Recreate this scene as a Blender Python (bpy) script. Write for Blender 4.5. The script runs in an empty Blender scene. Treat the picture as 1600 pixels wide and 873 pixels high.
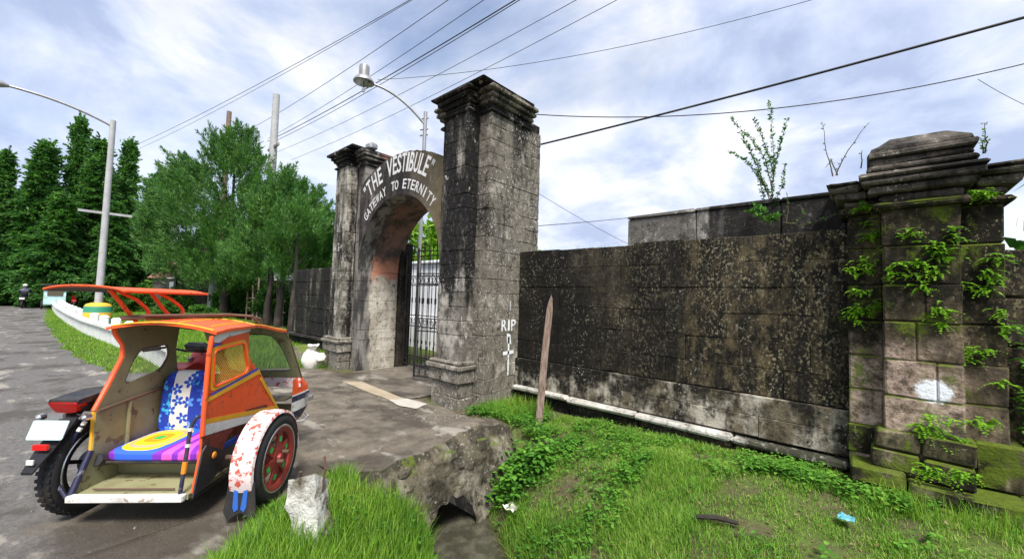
import bpy, math, random
import numpy as np
from mathutils import Vector, Matrix, geometry, noise as mnoise

random.seed(7); rng = np.random.default_rng(7)
SC = bpy.context.scene
COL = SC.collection
RAD = math.radians

# ------------------------------------------------------------------ camera
F_PX, PITCH, ROLL, YAW, CAM_H = 622.0, RAD(2.75), RAD(1.75), RAD(41.9), 1.7
fw = Vector((-math.sin(YAW)*math.cos(PITCH), math.cos(YAW)*math.cos(PITCH), math.sin(PITCH)))
rt = Vector((math.cos(YAW), math.sin(YAW), 0)); up = rt.cross(fw)
rt2 = rt*math.cos(ROLL)+up*math.sin(ROLL); up2 = -rt*math.sin(ROLL)+up*math.cos(ROLL)
cam_d = bpy.data.cameras.new('camera'); cam = bpy.data.objects.new('camera', cam_d); COL.objects.link(cam)
cam_d.sensor_fit = 'HORIZONTAL'; cam_d.sensor_width = 36; cam_d.lens = F_PX/1600*36
cam_d.clip_start = 0.05; cam_d.clip_end = 2000
M = Matrix((rt2, up2, -fw)).transposed().to_4x4(); M.translation = (0, 0, CAM_H); cam.matrix_world = M
SC.camera = cam

# ------------------------------------------------------------------ sky and sun
SUN_EL, SUN_AZ = RAD(56), RAD(-36)          # azimuth measured from +x (along the wall, to the right) towards +y
EXPOSURE = 1.6
world = bpy.data.worlds.new('World'); SC.world = world; world.use_nodes = True
def build_sky():
    nt = world.node_tree; nt.nodes.clear(); L = nt.links.new
    def nd(t, **k):
        n = nt.nodes.new(t)
        for a, b in k.items(): setattr(n, a, b)
        return n
    sky = nd('ShaderNodeTexSky', sky_type='NISHITA', sun_disc=False, sun_elevation=SUN_EL)
    sky.sun_rotation = math.pi/2-SUN_AZ
    sc = nd('ShaderNodeVectorMath', operation='SCALE'); sc.inputs['Scale'].default_value = 0.066; L(sky.outputs[0], sc.inputs[0])
    tc = nd('ShaderNodeTexCoord')
    sep = nd('ShaderNodeSeparateXYZ'); L(tc.outputs['Generated'], sep.inputs[0])
    zz = nd('ShaderNodeMath', operation='MAXIMUM'); L(sep.outputs[2], zz.inputs[0]); zz.inputs[1].default_value = 0.0
    za = nd('ShaderNodeMath', operation='ADD'); L(zz.outputs[0], za.inputs[0]); za.inputs[1].default_value = 0.42
    dv = nd('ShaderNodeVectorMath', operation='DIVIDE'); L(tc.outputs['Generated'], dv.inputs[0])
    cmb = nd('ShaderNodeCombineXYZ'); L(za.outputs[0], cmb.inputs[0]); L(za.outputs[0], cmb.inputs[1]); cmb.inputs[2].default_value = 1.0
    L(cmb.outputs[0], dv.inputs[1])
    def noi(scale, detail, off, rough=0.55):
        mp = nd('ShaderNodeMapping'); mp.inputs['Location'].default_value = off; L(dv.outputs[0], mp.inputs[0])
        n = nd('ShaderNodeTexNoise'); n.inputs['Scale'].default_value = scale; n.inputs['Detail'].default_value = detail
        n.inputs['Roughness'].default_value = rough; n.inputs['Distortion'].default_value = 0.3
        L(mp.outputs[0], n.inputs['Vector']); return n
    def ramp(src, stops):
        r = nd('ShaderNodeValToRGB'); e = r.color_ramp.elements
        while len(e) < len(stops): e.new(0.5)
        for el, (p, c) in zip(e, stops): el.position = p; el.color = (*c, 1)
        L(src, r.inputs[0]); return r
    n1 = noi(1.1, 10, (3.1, 1.7, 0.4), 0.55); n2 = noi(2.1, 11, (7.3, 2.2, 1.9), 0.57)
    cover = ramp(n1.outputs[0], [(0.36, (0.35,)*3), (0.58, (1,)*3)])
    cloud = ramp(n2.outputs[0], [(0.38, (0.185, 0.215, 0.30)), (0.47, (0.262, 0.29, 0.365)), (0.57, (0.375, 0.38, 0.40))])
    mx = nd('ShaderNodeMix', data_type='RGBA'); L(cover.outputs[0], mx.inputs[0]); L(sc.outputs[0], mx.inputs[6]); L(cloud.outputs[0], mx.inputs[7])
    bg = nd('ShaderNodeBackground'); bg.inputs[1].default_value = 1.0; L(mx.outputs[2], bg.inputs[0])
    out = nd('ShaderNodeOutputWorld'); L(bg.outputs[0], out.inputs[0])
build_sky()
sl = bpy.data.lights.new('sun', 'SUN'); sl.energy = 2.2; sl.angle = RAD(16); sl.color = (1, 0.96, 0.9)
sun = bpy.data.objects.new('sun', sl); COL.objects.link(sun)
sd = Vector((math.cos(SUN_EL)*math.cos(SUN_AZ), math.cos(SUN_EL)*math.sin(SUN_AZ), math.sin(SUN_EL)))
sun.rotation_euler = sd.to_track_quat('Z', 'Y').to_euler(); sun.location = sd*30
SC.view_settings.view_transform = 'Standard'; SC.view_settings.look = 'None'
SC.view_settings.exposure = EXPOSURE; SC.view_settings.gamma = 1.0; SC.view_settings.use_curve_mapping = False
SC.render.engine = 'CYCLES'; SC.cycles.max_bounces = 6; SC.cycles.transparent_max_bounces = 12

# ------------------------------------------------------------------ material helpers
class NT:
    def __init__(s, name, rough=0.8, spec=0.3):
        s.m = bpy.data.materials.new(name); s.m.use_nodes = True
        s.t = s.m.node_tree; s.b = s.t.nodes['Principled BSDF']; s.out = s.t.nodes['Material Output']
        s.b.inputs['Roughness'].default_value = rough; s.b.inputs['Specular IOR Level'].default_value = spec
        s.pos = s.nd('ShaderNodeNewGeometry').outputs['Position']
    def nd(s, t, **k):
        n = s.t.nodes.new(t)
        for a, b in k.items(): setattr(n, a, b)
        return n
    def set(s, inp, v):
        if hasattr(v, 'is_output') or isinstance(v, bpy.types.NodeSocket): s.t.links.new(v, inp)
        elif isinstance(v, (tuple, list)) and len(v) == 3 and inp.type == 'RGBA': inp.default_value = (*v, 1)
        else: inp.default_value = v
    def obj(s): return s.nd('ShaderNodeTexCoord').outputs['Object']
    def map(s, vec, scale=(1, 1, 1), loc=(0, 0, 0), rot=(0, 0, 0)):
        n = s.nd('ShaderNodeMapping'); s.set(n.inputs[0], vec)
        n.inputs['Scale'].default_value = scale; n.inputs['Location'].default_value = loc; n.inputs['Rotation'].default_value = rot
        return n.outputs[0]
    def noise(s, scale, detail=6, vec=None, rough=0.6, dist=0.0):
        n = s.nd('ShaderNodeTexNoise'); n.inputs['Scale'].default_value = scale; n.inputs['Detail'].default_value = detail
        n.inputs['Roughness'].default_value = rough; n.inputs['Distortion'].default_value = dist
        s.set(n.inputs['Vector'], s.pos if vec is None else vec); return n.outputs['Fac']
    def voro(s, scale, vec=None, feature='F1', out='Distance', rnd=1.0):
        n = s.nd('ShaderNodeTexVoronoi', feature=feature); n.inputs['Scale'].default_value = scale
        n.inputs['Randomness'].default_value = rnd
        s.set(n.inputs['Vector'], s.pos if vec is None else vec); return n.outputs[out]
    def ramp(s, fac, stops, interp='LINEAR'):
        n = s.nd('ShaderNodeValToRGB'); n.color_ramp.interpolation = interp; e = n.color_ramp.elements
        while len(e) < len(stops): e.new(0.5)
        for el, (p, c) in zip(e, stops):
            el.position = p; el.color = (c, c, c, 1) if isinstance(c, (int, float)) else (*c, 1)
        s.set(n.inputs[0], fac); return n.outputs[0]
    def step(s, fac, lo, hi):
        n = s.nd('ShaderNodeMapRange', interpolation_type='SMOOTHSTEP'); s.set(n.inputs[0], fac); n.inputs[1].default_value = lo; n.inputs[2].default_value = hi; return n.outputs[0]
    def mix(s, fac, a, b, blend='MIX'):
        n = s.nd('ShaderNodeMix', data_type='RGBA', blend_type=blend)
        s.set(n.inputs[0], fac); s.set(n.inputs[6], a); s.set(n.inputs[7], b); return n.outputs[2]
    def math(s, op, a, b=0.0, clamp=False):
        n = s.nd('ShaderNodeMath', operation=op, use_clamp=clamp); s.set(n.inputs[0], a); s.set(n.inputs[1], b); return n.outputs[0]
    def xyz(s, vec=None):
        n = s.nd('ShaderNodeSeparateXYZ'); s.set(n.inputs[0], s.pos if vec is None else vec); return n.outputs
    def rnd(s): return s.nd('ShaderNodeNewGeometry').outputs['Random Per Island']
    def nz(s):
        n = s.nd('ShaderNodeSeparateXYZ'); s.set(n.inputs[0], s.nd('ShaderNodeNewGeometry').outputs['Normal']); return n.outputs[2]
    def bump(s, h, strength=0.4, dist=0.02):
        n = s.nd('ShaderNodeBump'); n.inputs['Strength'].default_value = strength; n.inputs['Distance'].default_value = dist
        s.set(n.inputs['Height'], h); s.t.links.new(n.outputs[0], s.b.inputs['Normal'])
    def col(s, c): s.set(s.b.inputs['Base Color'], c); return s
    def rough(s, r): s.set(s.b.inputs['Roughness'], r); return s

def paint(name, c, rough=0.45, metal=0.0, wear=0.0, wear_col=(0.09, 0.06, 0.045), scale=9, spec=0.4):
    n = NT(name, rough, spec); n.b.inputs['Metallic'].default_value = metal
    v = n.noise(scale*0.4, 6)
    c2 = n.mix(n.ramp(v, [(0.3, 0.0), (0.7, 0.35)]), c, tuple(x*0.6 for x in c))
    if wear > 0:
        w = n.step(n.noise(scale*1.7, 9, rough=0.7), 0.66-wear*0.3, 0.70-wear*0.3)
        c2 = n.mix(w, c2, wear_col)
    dirt = n.step(n.noise(2.3, 8, n.map(n.pos, (1, 1, .7), (3, 3, 3)), 0.68), 0.46, 0.72); c2 = n.mix(n.math('MULTIPLY', dirt, 0.45), c2, (0.13, 0.095, 0.065))
    scr = n.step(n.noise(60, 3, n.map(n.pos, (1, 1, .12), (0, 0, 0), (.4, .3, .2))), 0.68, 0.72); c2 = n.mix(n.math('MULTIPLY', scr, 0.35), c2, tuple(min(.6, x*.5+.12) for x in c))
    n.col(c2); n.rough(n.ramp(n.noise(scale*2, 4), [(0.3, rough*0.8), (0.7, min(1, rough*1.3))]))
    n.bump(n.noise(scale*4, 5), 0.08, 0.01)
    return n.m

def leafmat(name, stops, trans=0.35, rough=0.5):
    n = NT(name, rough, 0.25); r = n.rnd()
    big = n.ramp(n.noise(1.3, 5), [(0.3, 0.0), (0.7, 1.0)])
    f = n.math('ADD', n.math('MULTIPLY', r, 0.62), n.math('MULTIPLY', big, 0.42))
    c = n.ramp(f, stops); n.col(c)
    tr = n.nd('ShaderNodeBsdfTranslucent'); n.set(tr.inputs[0], n.mix(1.0, c, (1.0, 1.15, 0.55), 'MULTIPLY'))
    ms = n.nd('ShaderNodeMixShader'); ms.inputs[0].default_value = trans
    n.t.links.new(n.b.outputs[0], ms.inputs[1]); n.t.links.new(tr.outputs[0], ms.inputs[2]); n.t.links.new(ms.outputs[0], n.out.inputs[0])
    return n.m

MAT = {}
def stone(name, dark, mid, light, dark_amt=0.5, zfade=None, lichen=0.5, lichen_col=(0.42, 0.40, 0.34), moss=0.0, streak=0.6, light_amt=0.5,
          ss=1.0, extra=None, xfade=None, post=None):
    n = NT(name, 0.88, 0.2)
    big = n.noise(0.9*ss, 7, rough=0.62); st = n.noise(1.0*ss, 7, n.map(n.pos, (3.2, 3.2, 0.42)), 0.62, 0.4); fine = n.noise(14, 8, rough=0.7)
    x, y, z = n.xyz()
    mott = n.noise(10, 10, n.map(n.pos, (1, 1, .7), (2, 4, 1)), 0.78); mot2 = n.noise(17, 9, n.map(n.pos, (1, 1, .6), (8, 1, 5)), 0.75)
    base = n.mix(n.step(n.noise(2.6, 8, n.map(n.pos, (1, 1, 0.8), (3, 5, 2)), 0.65), 0.62-0.25*light_amt, 0.74-0.2*light_amt), mid, light)
    base = n.mix(n.math('SUBTRACT', 1.0, n.step(mott, 0.36, 0.50)), base, tuple(c*0.28 for c in mid))
    base = n.mix(n.math('MULTIPLY', n.step(mott, 0.56, 0.68), 0.7), base, tuple(min(.7, c*1.25) for c in light))
    f = n.math('ADD', n.math('MULTIPLY', st, streak), n.math('MULTIPLY', big, 1-streak))
    f = n.math('ADD', f, dark_amt-0.5)
    if zfade:
        zf = n.nd('ShaderNodeMapRange'); n.set(zf.inputs[0], z)
        for i, vv in enumerate((zfade[0], zfade[1], zfade[2], zfade[3])): zf.inputs[1+i].default_value = vv
        f = n.math('ADD', f, zf.outputs[0])
    if xfade:
        zf = n.nd('ShaderNodeMapRange'); n.set(zf.inputs[0], x)
        for i, vv in enumerate(xfade): zf.inputs[1+i].default_value = vv
        f = n.math('ADD', f, zf.outputs[0])
    f = n.math('ADD', f, n.math('MULTIPLY', n.math('SUBTRACT', fine, 0.5), 0.25))
    dk = n.mix(n.math('MULTIPLY', n.step(mot2, 0.52, 0.66), 0.75), n.mix(n.ramp(n.noise(5, 6), [(0.35, 0.0), (0.7, 1.0)]), dark, tuple(q*2.0 for q in dark)), tuple(q*0.8 for q in mid))
    c = n.mix(n.step(f, 0.42, 0.58), base, dk)
    if extra: c = extra(n, c, x, y, z)
    if lichen > 0:
        patch = n.step(n.noise(2.2, 5, n.map(n.pos, (1, 1, 0.6), (9, 2, 4))), 0.62-lichen*0.35, 0.78-lichen*0.25)
        sp = n.step(n.noise(34, 6, n.map(n.pos, (1, 1, .75)), rough=0.6), 0.585, 0.65)
        c = n.mix(n.math('MULTIPLY', n.math('MULTIPLY', patch, sp), 0.85), c, lichen_col)
    if moss > 0:
        mm = n.step(n.math('ADD', n.noise(3.5, 8, rough=0.7), n.math('MULTIPLY', n.nz(), 0.16)), 0.66-moss*0.3, 0.76-moss*0.3)
        c = n.mix(n.math('MULTIPLY', mm, 0.85), c, n.mix(n.noise(22, 4), (0.04, 0.065, 0.008), (0.15, 0.20, 0.015)))
    if post: c = post(n, c, x, y, z)
    n.col(c); n.rough(0.9)
    h = n.math('ADD', n.math('MULTIPLY', n.noise(7, 8, rough=0.65), 0.6), n.math('MULTIPLY', n.noise(45, 6, rough=0.7), 0.4))
    n.bump(h, 0.9, 0.04)
    MAT[name] = n.m
    return n.m

# ------------------------------------------------------------------ mesh helpers
class MB:
    def __init__(s): s.v = []; s.f = []; s.mi = []
    def add(s, vs, fs, mi=0):
        o = len(s.v); s.v += [tuple(p) for p in vs]; s.f += [tuple(i+o for i in q) for q in fs]; s.mi += [mi]*len(fs); return s
    def box(s, lo, hi, jit=0.0, cham=0.0, mi=0):
        lo, hi = list(lo), list(hi)
        if cham <= 0:
            P = [(x, y, z) for z in (lo[2], hi[2]) for y in (lo[1], hi[1]) for x in (lo[0], hi[0])]
            if jit: P = [tuple(c+random.uniform(-jit, jit) for c in p) for p in P]
            return s.add(P, [(0, 2, 3, 1), (4, 5, 7, 6), (0, 1, 5, 4), (2, 6, 7, 3), (0, 4, 6, 2), (1, 3, 7, 5)], mi)
        P = []; idx = {}
        for sx in (0, 1):
            for sy in (0, 1):
                for sz in (0, 1):
                    j = [random.uniform(-jit, jit) for _ in range(3)]
                    b = [(lo, hi)[sx][0]+j[0], (lo, hi)[sy][1]+j[1], (lo, hi)[sz][2]+j[2]]
                    sg = (1-2*sx, 1-2*sy, 1-2*sz)
                    for ax in range(3):
                        p = b[:]
                        for k in range(3):
                            if k != ax: p[k] += sg[k]*cham*random.uniform(0.6, 1.6)
                        idx[sx, sy, sz, ax] = len(P); P.append(p)
        F = []
        def I(c, ax): return idx[c[0], c[1], c[2], ax]
        for ax in range(3):
            o = [k for k in range(3) if k != ax]
            for sd_ in (0, 1):
                cs = []
                for a, b in ((0, 0), (1, 0), (1, 1), (0, 1)):
                    c = [0, 0, 0]; c[ax] = sd_; c[o[0]] = a; c[o[1]] = b; cs.append(I(c, ax))
                flip = (sd_ == 0) != (ax == 1)
                F.append(tuple(cs[::-1]) if flip else tuple(cs))
            for a in (0, 1):                    # edges running along ax
                for b in (0, 1):
                    c0 = [0, 0, 0]; c0[o[0]] = a; c0[o[1]] = b; c1 = c0[:]; c1[ax] = 1
                    q = (I(c0, o[0]), I(c1, o[0]), I(c1, o[1]), I(c0, o[1]))
                    flip = (a == b) != (ax == 1)
                    F.append(q if flip else q[::-1])
        for sx in (0, 1):
            for sy in (0, 1):
                for sz in (0, 1):
                    t = tuple(idx[sx, sy, sz, k] for k in range(3))
                    F.append(t if (sx+sy+sz) % 2 else t[::-1])
        return s.add(P, F, mi)
    def tube(s, pts, r, seg=8, mi=0, cap=True, closed=False):
        pts = [Vector(p) for p in pts]; n = len(pts); rs = r if isinstance(r, (list, tuple)) else [r]*n
        ring = []; prev = None; V = []
        for i, p in enumerate(pts):
            if closed: d = pts[(i+1) % n]-pts[i-1]
            else: d = pts[min(i+1, n-1)]-pts[max(i-1, 0)]
            d = d.normalized() if d.length > 1e-9 else Vector((0, 0, 1))
            if prev is None:
                a = Vector((0, 0, 1)) if abs(d.z) < 0.9 else Vector((1, 0, 0)); x = d.cross(a).normalized()
            else:
                x = prev-d*prev.dot(d); x = x.normalized() if x.length > 1e-6 else d.orthogonal().normalized()
            prev = x; y = d.cross(x)
            for k in range(seg):
                t = 2*math.pi*k/seg; V.append(p+(x*math.cos(t)+y*math.sin(t))*rs[i])
        F = []
        for i in range(n if closed else n-1):
            j = (i+1) % n
            for k in range(seg):
                F.append((i*seg+k, i*seg+(k+1) % seg, j*seg+(k+1) % seg, j*seg+k))
        if cap and not closed: F += [tuple(range(seg))[::-1], tuple((n-1)*seg+k for k in range(seg))]
        return s.add(V, F, mi)
    def lathe(s, prof, center=(0, 0, 0), axis='z', seg=24, mi=0, closed=False):
        V = []; F = []; m = len(prof); c = Vector(center)
        for k in range(seg):
            t = 2*math.pi*k/seg; ct, st = math.cos(t), math.sin(t)
            for r, h in prof:
                p = {'z': (r*ct, r*st, h), 'x': (h, r*ct, r*st), 'y': (r*st, h, r*ct)}[axis]
                V.append(c+Vector(p))
        for k in range(seg):
            k2 = (k+1) % seg
            for i in range(m if closed else m-1):
                j = (i+1) % m
                F.append((k*m+i, k2*m+i, k2*m+j, k*m+j))
        return s.add(V, F, mi)
    def plate(s, outer, fn, th, holes=(), mi=0):
        """flat panel from 2-D outline(s); fn maps (p, q, w) to 3-D, w runs 0..th through the thickness"""
        loops = [outer]+list(holes); flat = [p for l in loops for p in l]
        tri = geometry.tessellate_polygon([[Vector((p[0], p[1], 0)) for p in l] for l in loops])
        n = len(flat); V = [fn(p[0], p[1], 0) for p in flat]+[fn(p[0], p[1], th) for p in flat]
        F = [tuple(t) for t in tri]+[tuple(i+n for i in t[::-1]) for t in tri]
        o = 0
        for l in loops:
            for i in range(len(l)):
                j = (i+1) % len(l); F.append((o+i, o+j, o+j+n, o+i+n))
            o += len(l)
        return s.add(V, F, mi)
    def build(s, name, mat, parent=None, loc=(0, 0, 0), smooth=False, recalc=True):
        me = bpy.data.meshes.new(name)
        l = Vector(loc); me.from_pydata([Vector(p)-l for p in s.v], [], s.f); me.update()
        for m in (mat if isinstance(mat, (list, tuple)) else [mat]): me.materials.append(m)
        if isinstance(mat, (list, tuple)): me.polygons.foreach_set('material_index', s.mi)
        if smooth:
            me.polygons.foreach_set('use_smooth', [True]*len(me.polygons))
            try: me.set_sharp_from_angle(angle=RAD(40))
            except Exception: pass
        if recalc:
            import bmesh
            bm = bmesh.new(); bm.from_mesh(me); bmesh.ops.recalc_face_normals(bm, faces=bm.faces); bm.to_mesh(me); bm.free()
        o = bpy.data.objects.new(name, me); COL.objects.link(o); o.location = loc
        if parent: o.parent = parent
        return o

def npmesh(name, verts, faces, mat, parent=None, smooth=False):
    """fast mesh: verts (N,3), faces (M,3|4)"""
    me = bpy.data.meshes.new(name); verts = np.asarray(verts, np.float32); faces = np.asarray(faces, np.int32)
    k = faces.shape[1]; me.vertices.add(len(verts)); me.vertices.foreach_set('co', verts.ravel())
    me.loops.add(faces.size); me.loops.foreach_set('vertex_index', faces.ravel())
    me.polygons.add(len(faces)); me.polygons.foreach_set('loop_start', np.arange(0, faces.size, k, dtype=np.int32))
    me.materials.append(mat); me.update(calc_edges=True)
    if smooth: me.polygons.foreach_set('use_smooth', np.ones(len(faces), bool))
    o = bpy.data.objects.new(name, me); COL.objects.link(o)
    if parent: o.parent = parent
    return o
def tag(o, label=None, cat=None, group=None, kind=None):
    if label: o['label'] = label
    if cat: o['category'] = cat
    if group: o['group'] = group
    if kind: o['kind'] = kind
    return o
def thing(name, loc, label, cat, rz=0.0, group=None):
    o = bpy.data.objects.new(name, None); COL.objects.link(o); o.location = loc; o.rotation_euler.z = rz; o.empty_display_size = 0.2
    return tag(o, label, cat, group)
def sm(t, a, b):
    t = np.clip((np.asarray(t, float)-a)/(b-a), 0, 1); return t*t*(3-2*t)
_ph = rng.uniform(0, 6.28, (14, 3)); _kv = rng.normal(0, 1, (14, 2))
def wob(u, v, f):                       # cheap smooth 2-D noise in about -1..1
    u = np.asarray(u, float); v = np.asarray(v, float); r = 0
    for i in range(6): r = r+np.sin(f*(_kv[i, 0]*u+_kv[i, 1]*v)+_ph[i, 0])
    return r/3.2

# ------------------------------------------------------------------ materials
GREEN_G = [(0.2, (0.07, 0.18, 0.015)), (0.45, (0.15, 0.32, 0.03)), (0.70, (0.25, 0.42, 0.055)), (0.90, (0.38, 0.43, 0.12)), (0.99, (0.42, 0.35, 0.17))]
MAT['grass'] = leafmat('grass', GREEN_G, 0.4)
MAT['lush'] = leafmat('lush', [(0.2, (0.06, 0.15, 0.012)), (0.5, (0.14, 0.30, 0.022)), (0.8, (0.27, 0.42, 0.05)), (0.97, (0.40, 0.40, 0.12))], 0.4)
MAT['weed'] = leafmat('weed', [(0.2, (0.045, 0.14, 0.018)), (0.6, (0.10, 0.27, 0.03)), (0.95, (0.20, 0.38, 0.05))], 0.35)
MAT['pine'] = leafmat('pine', [(0.2, (0.0319, 0.0961, 0.0266)), (0.55, (0.0806, 0.2036, 0.0452)), (0.95, (0.1803, 0.3408, 0.0733))], 0.45)
MAT['mast'] = leafmat('mast', [(0.2, (0.0285, 0.0958, 0.0262)), (0.6, (0.0681, 0.1915, 0.04)), (0.95, (0.1808, 0.3491, 0.063))], 0.45)
MAT['bush'] = leafmat('bush', [(0.2, (0.022, 0.088, 0.0165)), (0.6, (0.066, 0.187, 0.0275)), (0.95, (0.165, 0.286, 0.044))], 0.45)
MAT['bark'] = paint('bark', (0.022, 0.018, 0.014), 0.9, scale=6)
MAT['twig'] = paint('twig', (0.10, 0.075, 0.05), 0.9)

def ground_mat():
    n = NT('earth', 0.95, 0.15)
    a = n.noise(1.3, 8); b = n.noise(9, 8, rough=0.7); c = n.noise(60, 5, rough=0.7)
    col = n.mix(n.math('MAXIMUM', n.step(a, 0.40, 0.58), n.math('SUBTRACT', 1.0, n.step(n.xyz()[0], -10.5, -9.5))), (0.12, 0.10, 0.055), (0.10, 0.15, 0.03))
    col = n.mix(n.ramp(b, [(0.35, 0.6), (0.65, 0.0)]), col, (0.045, 0.036, 0.025))
    col = n.mix(n.step(c, 0.62, 0.7), col, (0.2, 0.17, 0.12))
    n.col(col); n.bump(n.math('ADD', b, n.math('MULTIPLY', c, 0.5)), 0.8, 0.03); return n.m
MAT['earth'] = ground_mat()
def road_mat():
    n = NT('worn_road', 0.85, 0.35)
    x, y, z = n.xyz()
    a = n.noise(0.55, 8, rough=0.6); b = n.noise(3.5, 9, rough=0.7); c = n.noise(70, 6, rough=0.75); d = n.noise(22, 7, rough=0.7)
    asph = n.mix(n.ramp(d, [(0.35, 0.0), (0.65, 1.0)]), (0.078, 0.074, 0.070), (0.15, 0.143, 0.135))
    mud = n.mix(n.ramp(b, [(0.35, 0.0), (0.65, 1.0)]), (0.075, 0.062, 0.047), (0.18, 0.153, 0.118))
    # the gate apron is bare earth over old concrete, the road is asphalt
    reg = n.math('ADD', n.math('MULTIPLY', y, 0.55), n.math('MULTIPLY', x, 0.16)); reg = n.math('ADD', reg, n.math('MULTIPLY', n.math('SUBTRACT', a, 0.5), 2.2))
    col = n.mix(n.step(n.math('ADD', reg, 0.95), 0.25, 0.75), asph, mud)
    pale = n.step(n.noise(1.6, 7, n.map(n.pos, (0.7, 1.6, 1), (4, 1, 0), (0, 0, 0.5)), 0.62), 0.55, 0.62)
    col = n.mix(n.math('MULTIPLY', pale, 0.75), col, (0.29, 0.265, 0.225))
    wet_shade = n.step(n.noise(1.1, 7, n.map(n.pos, (1, 1, 1), (2.3, 7.1, 0)), 0.6), 0.50, 0.60)
    wx = n.math('ADD', x, 3.9); wy = n.math('SUBTRACT', y, .75); wd = n.math('ADD', n.math('ADD', n.math('MULTIPLY', wx, wx), n.math('MULTIPLY', wy, wy)), n.math('MULTIPLY', n.math('SUBTRACT', n.noise(2.6, 7), .5), 1.6)); wet_shade = n.math('MAXIMUM', wet_shade, n.math('SUBTRACT', 1.0, n.step(wd, .35, .7)))  # damp ground under the tricycle, also painting its contact shadow into the colour
    col = n.mix(n.math('MULTIPLY', wet_shade, 0.75), col, (0.05, 0.04, 0.03))
    grit = n.step(c, 0.60, 0.68); col = n.mix(n.math('MULTIPLY', grit, 0.65), col, (0.34, 0.32, 0.29))
    grit2 = n.step(n.noise(38, 4, n.map(n.pos, (1, 1, 1), (5, 5, 5))), 0.66, 0.70); col = n.mix(grit2, col, (0.04, 0.034, 0.03))
    n.col(col)
    n.rough(n.math('SUBTRACT', 0.88, n.math('MULTIPLY', wet_shade, 0.42)))
    n.bump(n.math('ADD', n.math('MULTIPLY', d, 0.6), n.math('MULTIPLY', c, 0.6)), 0.7, 0.02); return n.m
MAT['road'] = road_mat()
def concrete(name, c0, c1, rough=0.85, sc=1.0, stain=(0.03, 0.028, 0.024), amt=0.5):
    n = NT(name, rough, 0.25); a = n.noise(3*sc, 8, rough=0.65); b = n.noise(1.4*sc, 8, n.map(n.pos, (2.5, 2.5, 0.6)), 0.65); c = n.noise(40*sc, 6, rough=0.7)
    col = n.mix(n.ramp(a, [(0.35, 0.0), (0.65, 1.0)]), c0, c1)
    col = n.mix(n.math('MULTIPLY', n.step(b, 0.66-amt*0.25, 0.80-amt*0.25), 0.85), col, stain)
    col = n.mix(n.ramp(c, [(0.3, 0.5), (0.5, 0.0)]), col, tuple(x*0.5 for x in c0))
    n.col(col); n.bump(n.math('ADD', a, n.math('MULTIPLY', c, 0.5)), 0.5, 0.02); return n.m
MAT['concrete'] = concrete('concrete', (0.26, 0.245, 0.21), (0.38, 0.36, 0.32))
MAT['polecon'] = concrete('polecon', (0.33, 0.33, 0.33), (0.43, 0.43, 0.43), amt=0.1)
MAT['whitewash'] = concrete('whitewash', (0.62, 0.62, 0.60), (0.78, 0.78, 0.77), amt=0.05, stain=(0.3, 0.29, 0.27))
MAT['tomb'] = concrete('tomb', (0.72, 0.73, 0.76), (0.82, 0.83, 0.85), amt=0.0)
MAT['metal'] = paint('metal', (0.36, 0.36, 0.37), 0.45, 0.6, wear=0.1)
MAT['iron'] = paint('iron', (0.012, 0.012, 0.013), 0.55, 0.3, wear=0.25, wear_col=(0.07, 0.03, 0.015))
MAT['cable'] = paint('cable', (0.02, 0.02, 0.022), 0.6)
MAT['wood'] = None
def wood():
    n = NT('weathered_wood', 0.85, 0.2)
    g = n.noise(9, 7, n.map(n.pos, (5, 5, 0.35)), 0.65); col = n.ramp(g, [(0.3, (0.06, 0.042, 0.032)), (0.5, (0.19, 0.135, 0.105)), (0.7, (0.30, 0.235, 0.195))])
    n.col(col); n.bump(g, 0.6, 0.01); return n.m
MAT['wood'] = wood()

# ------------------------------------------------------------------ terrain heights
def vc(u): return 3.0-0.6*(np.asarray(u, float)+3.35)
def ground_z(u, v):
    u = np.asarray(u, float); v = np.asarray(v, float)
    road = 0.11*np.exp(-((v-3.0)/0.85)**2)*np.exp(-np.maximum(0, -3.35-u)/0.9)-0.07*sm(v, 3.0, 4.2)*sm(-u, 4.0, 5.0)
    road = road+0.012*wob(u, v, 1.6)
    d = v-vc(u)
    right = -1.0+1.04*(1-np.exp(-np.maximum(d-0.30, 0)/0.62))+0.09*sm(u, -2.4, -0.2)*sm(v, 3.4, 4.6)
    left = -1.0+1.02*(1-np.exp(-np.maximum(-d-0.34, 0)/0.36))
    bank = np.where(d > 0, right, left)+0.03*wob(u, v, 3.1)*sm(np.abs(d), 0.3, 0.7)
    bank = np.where(v > 4.0, np.where(u < -3.0, np.maximum(bank, -0.03), bank), bank)
    k = sm(u, -3.42, -3.34)
    k = np.where((v < 1.9), sm(u, -4.0, -3.0), k); k = np.where(v > 4.15, sm(u, -4.2, -3.2), k)
    z = road*(1-k)+bank*k
    far = np.hypot(u+3, v-2); return z*(1-sm(far, 8, 14))+0.0
EDGE = np.array([(-140, -1.2), (-60, -0.9), (-40, -0.78), (-29, -0.62), (-16.8, 0.0), (-12.5, 0.4), (-10.9, 0.8), (-10.0, 2.6), (-9.6, 3.95), (-8.8, 4.08), (-5.7, 4.08), (-4.6, 4.02),
                 (-4.3, 3.93), (-3.80, 3.93), (-3.74, 3.9), (-3.70, 1.5), (-3.5, 1.05), (-3.05, 0.70), (-2.4, 0.05), (-1.2, -0.9), (2, -2.4), (60, -3.5)])
def vedge(u): return np.interp(u, EDGE[:, 0], EDGE[:, 1])

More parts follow.
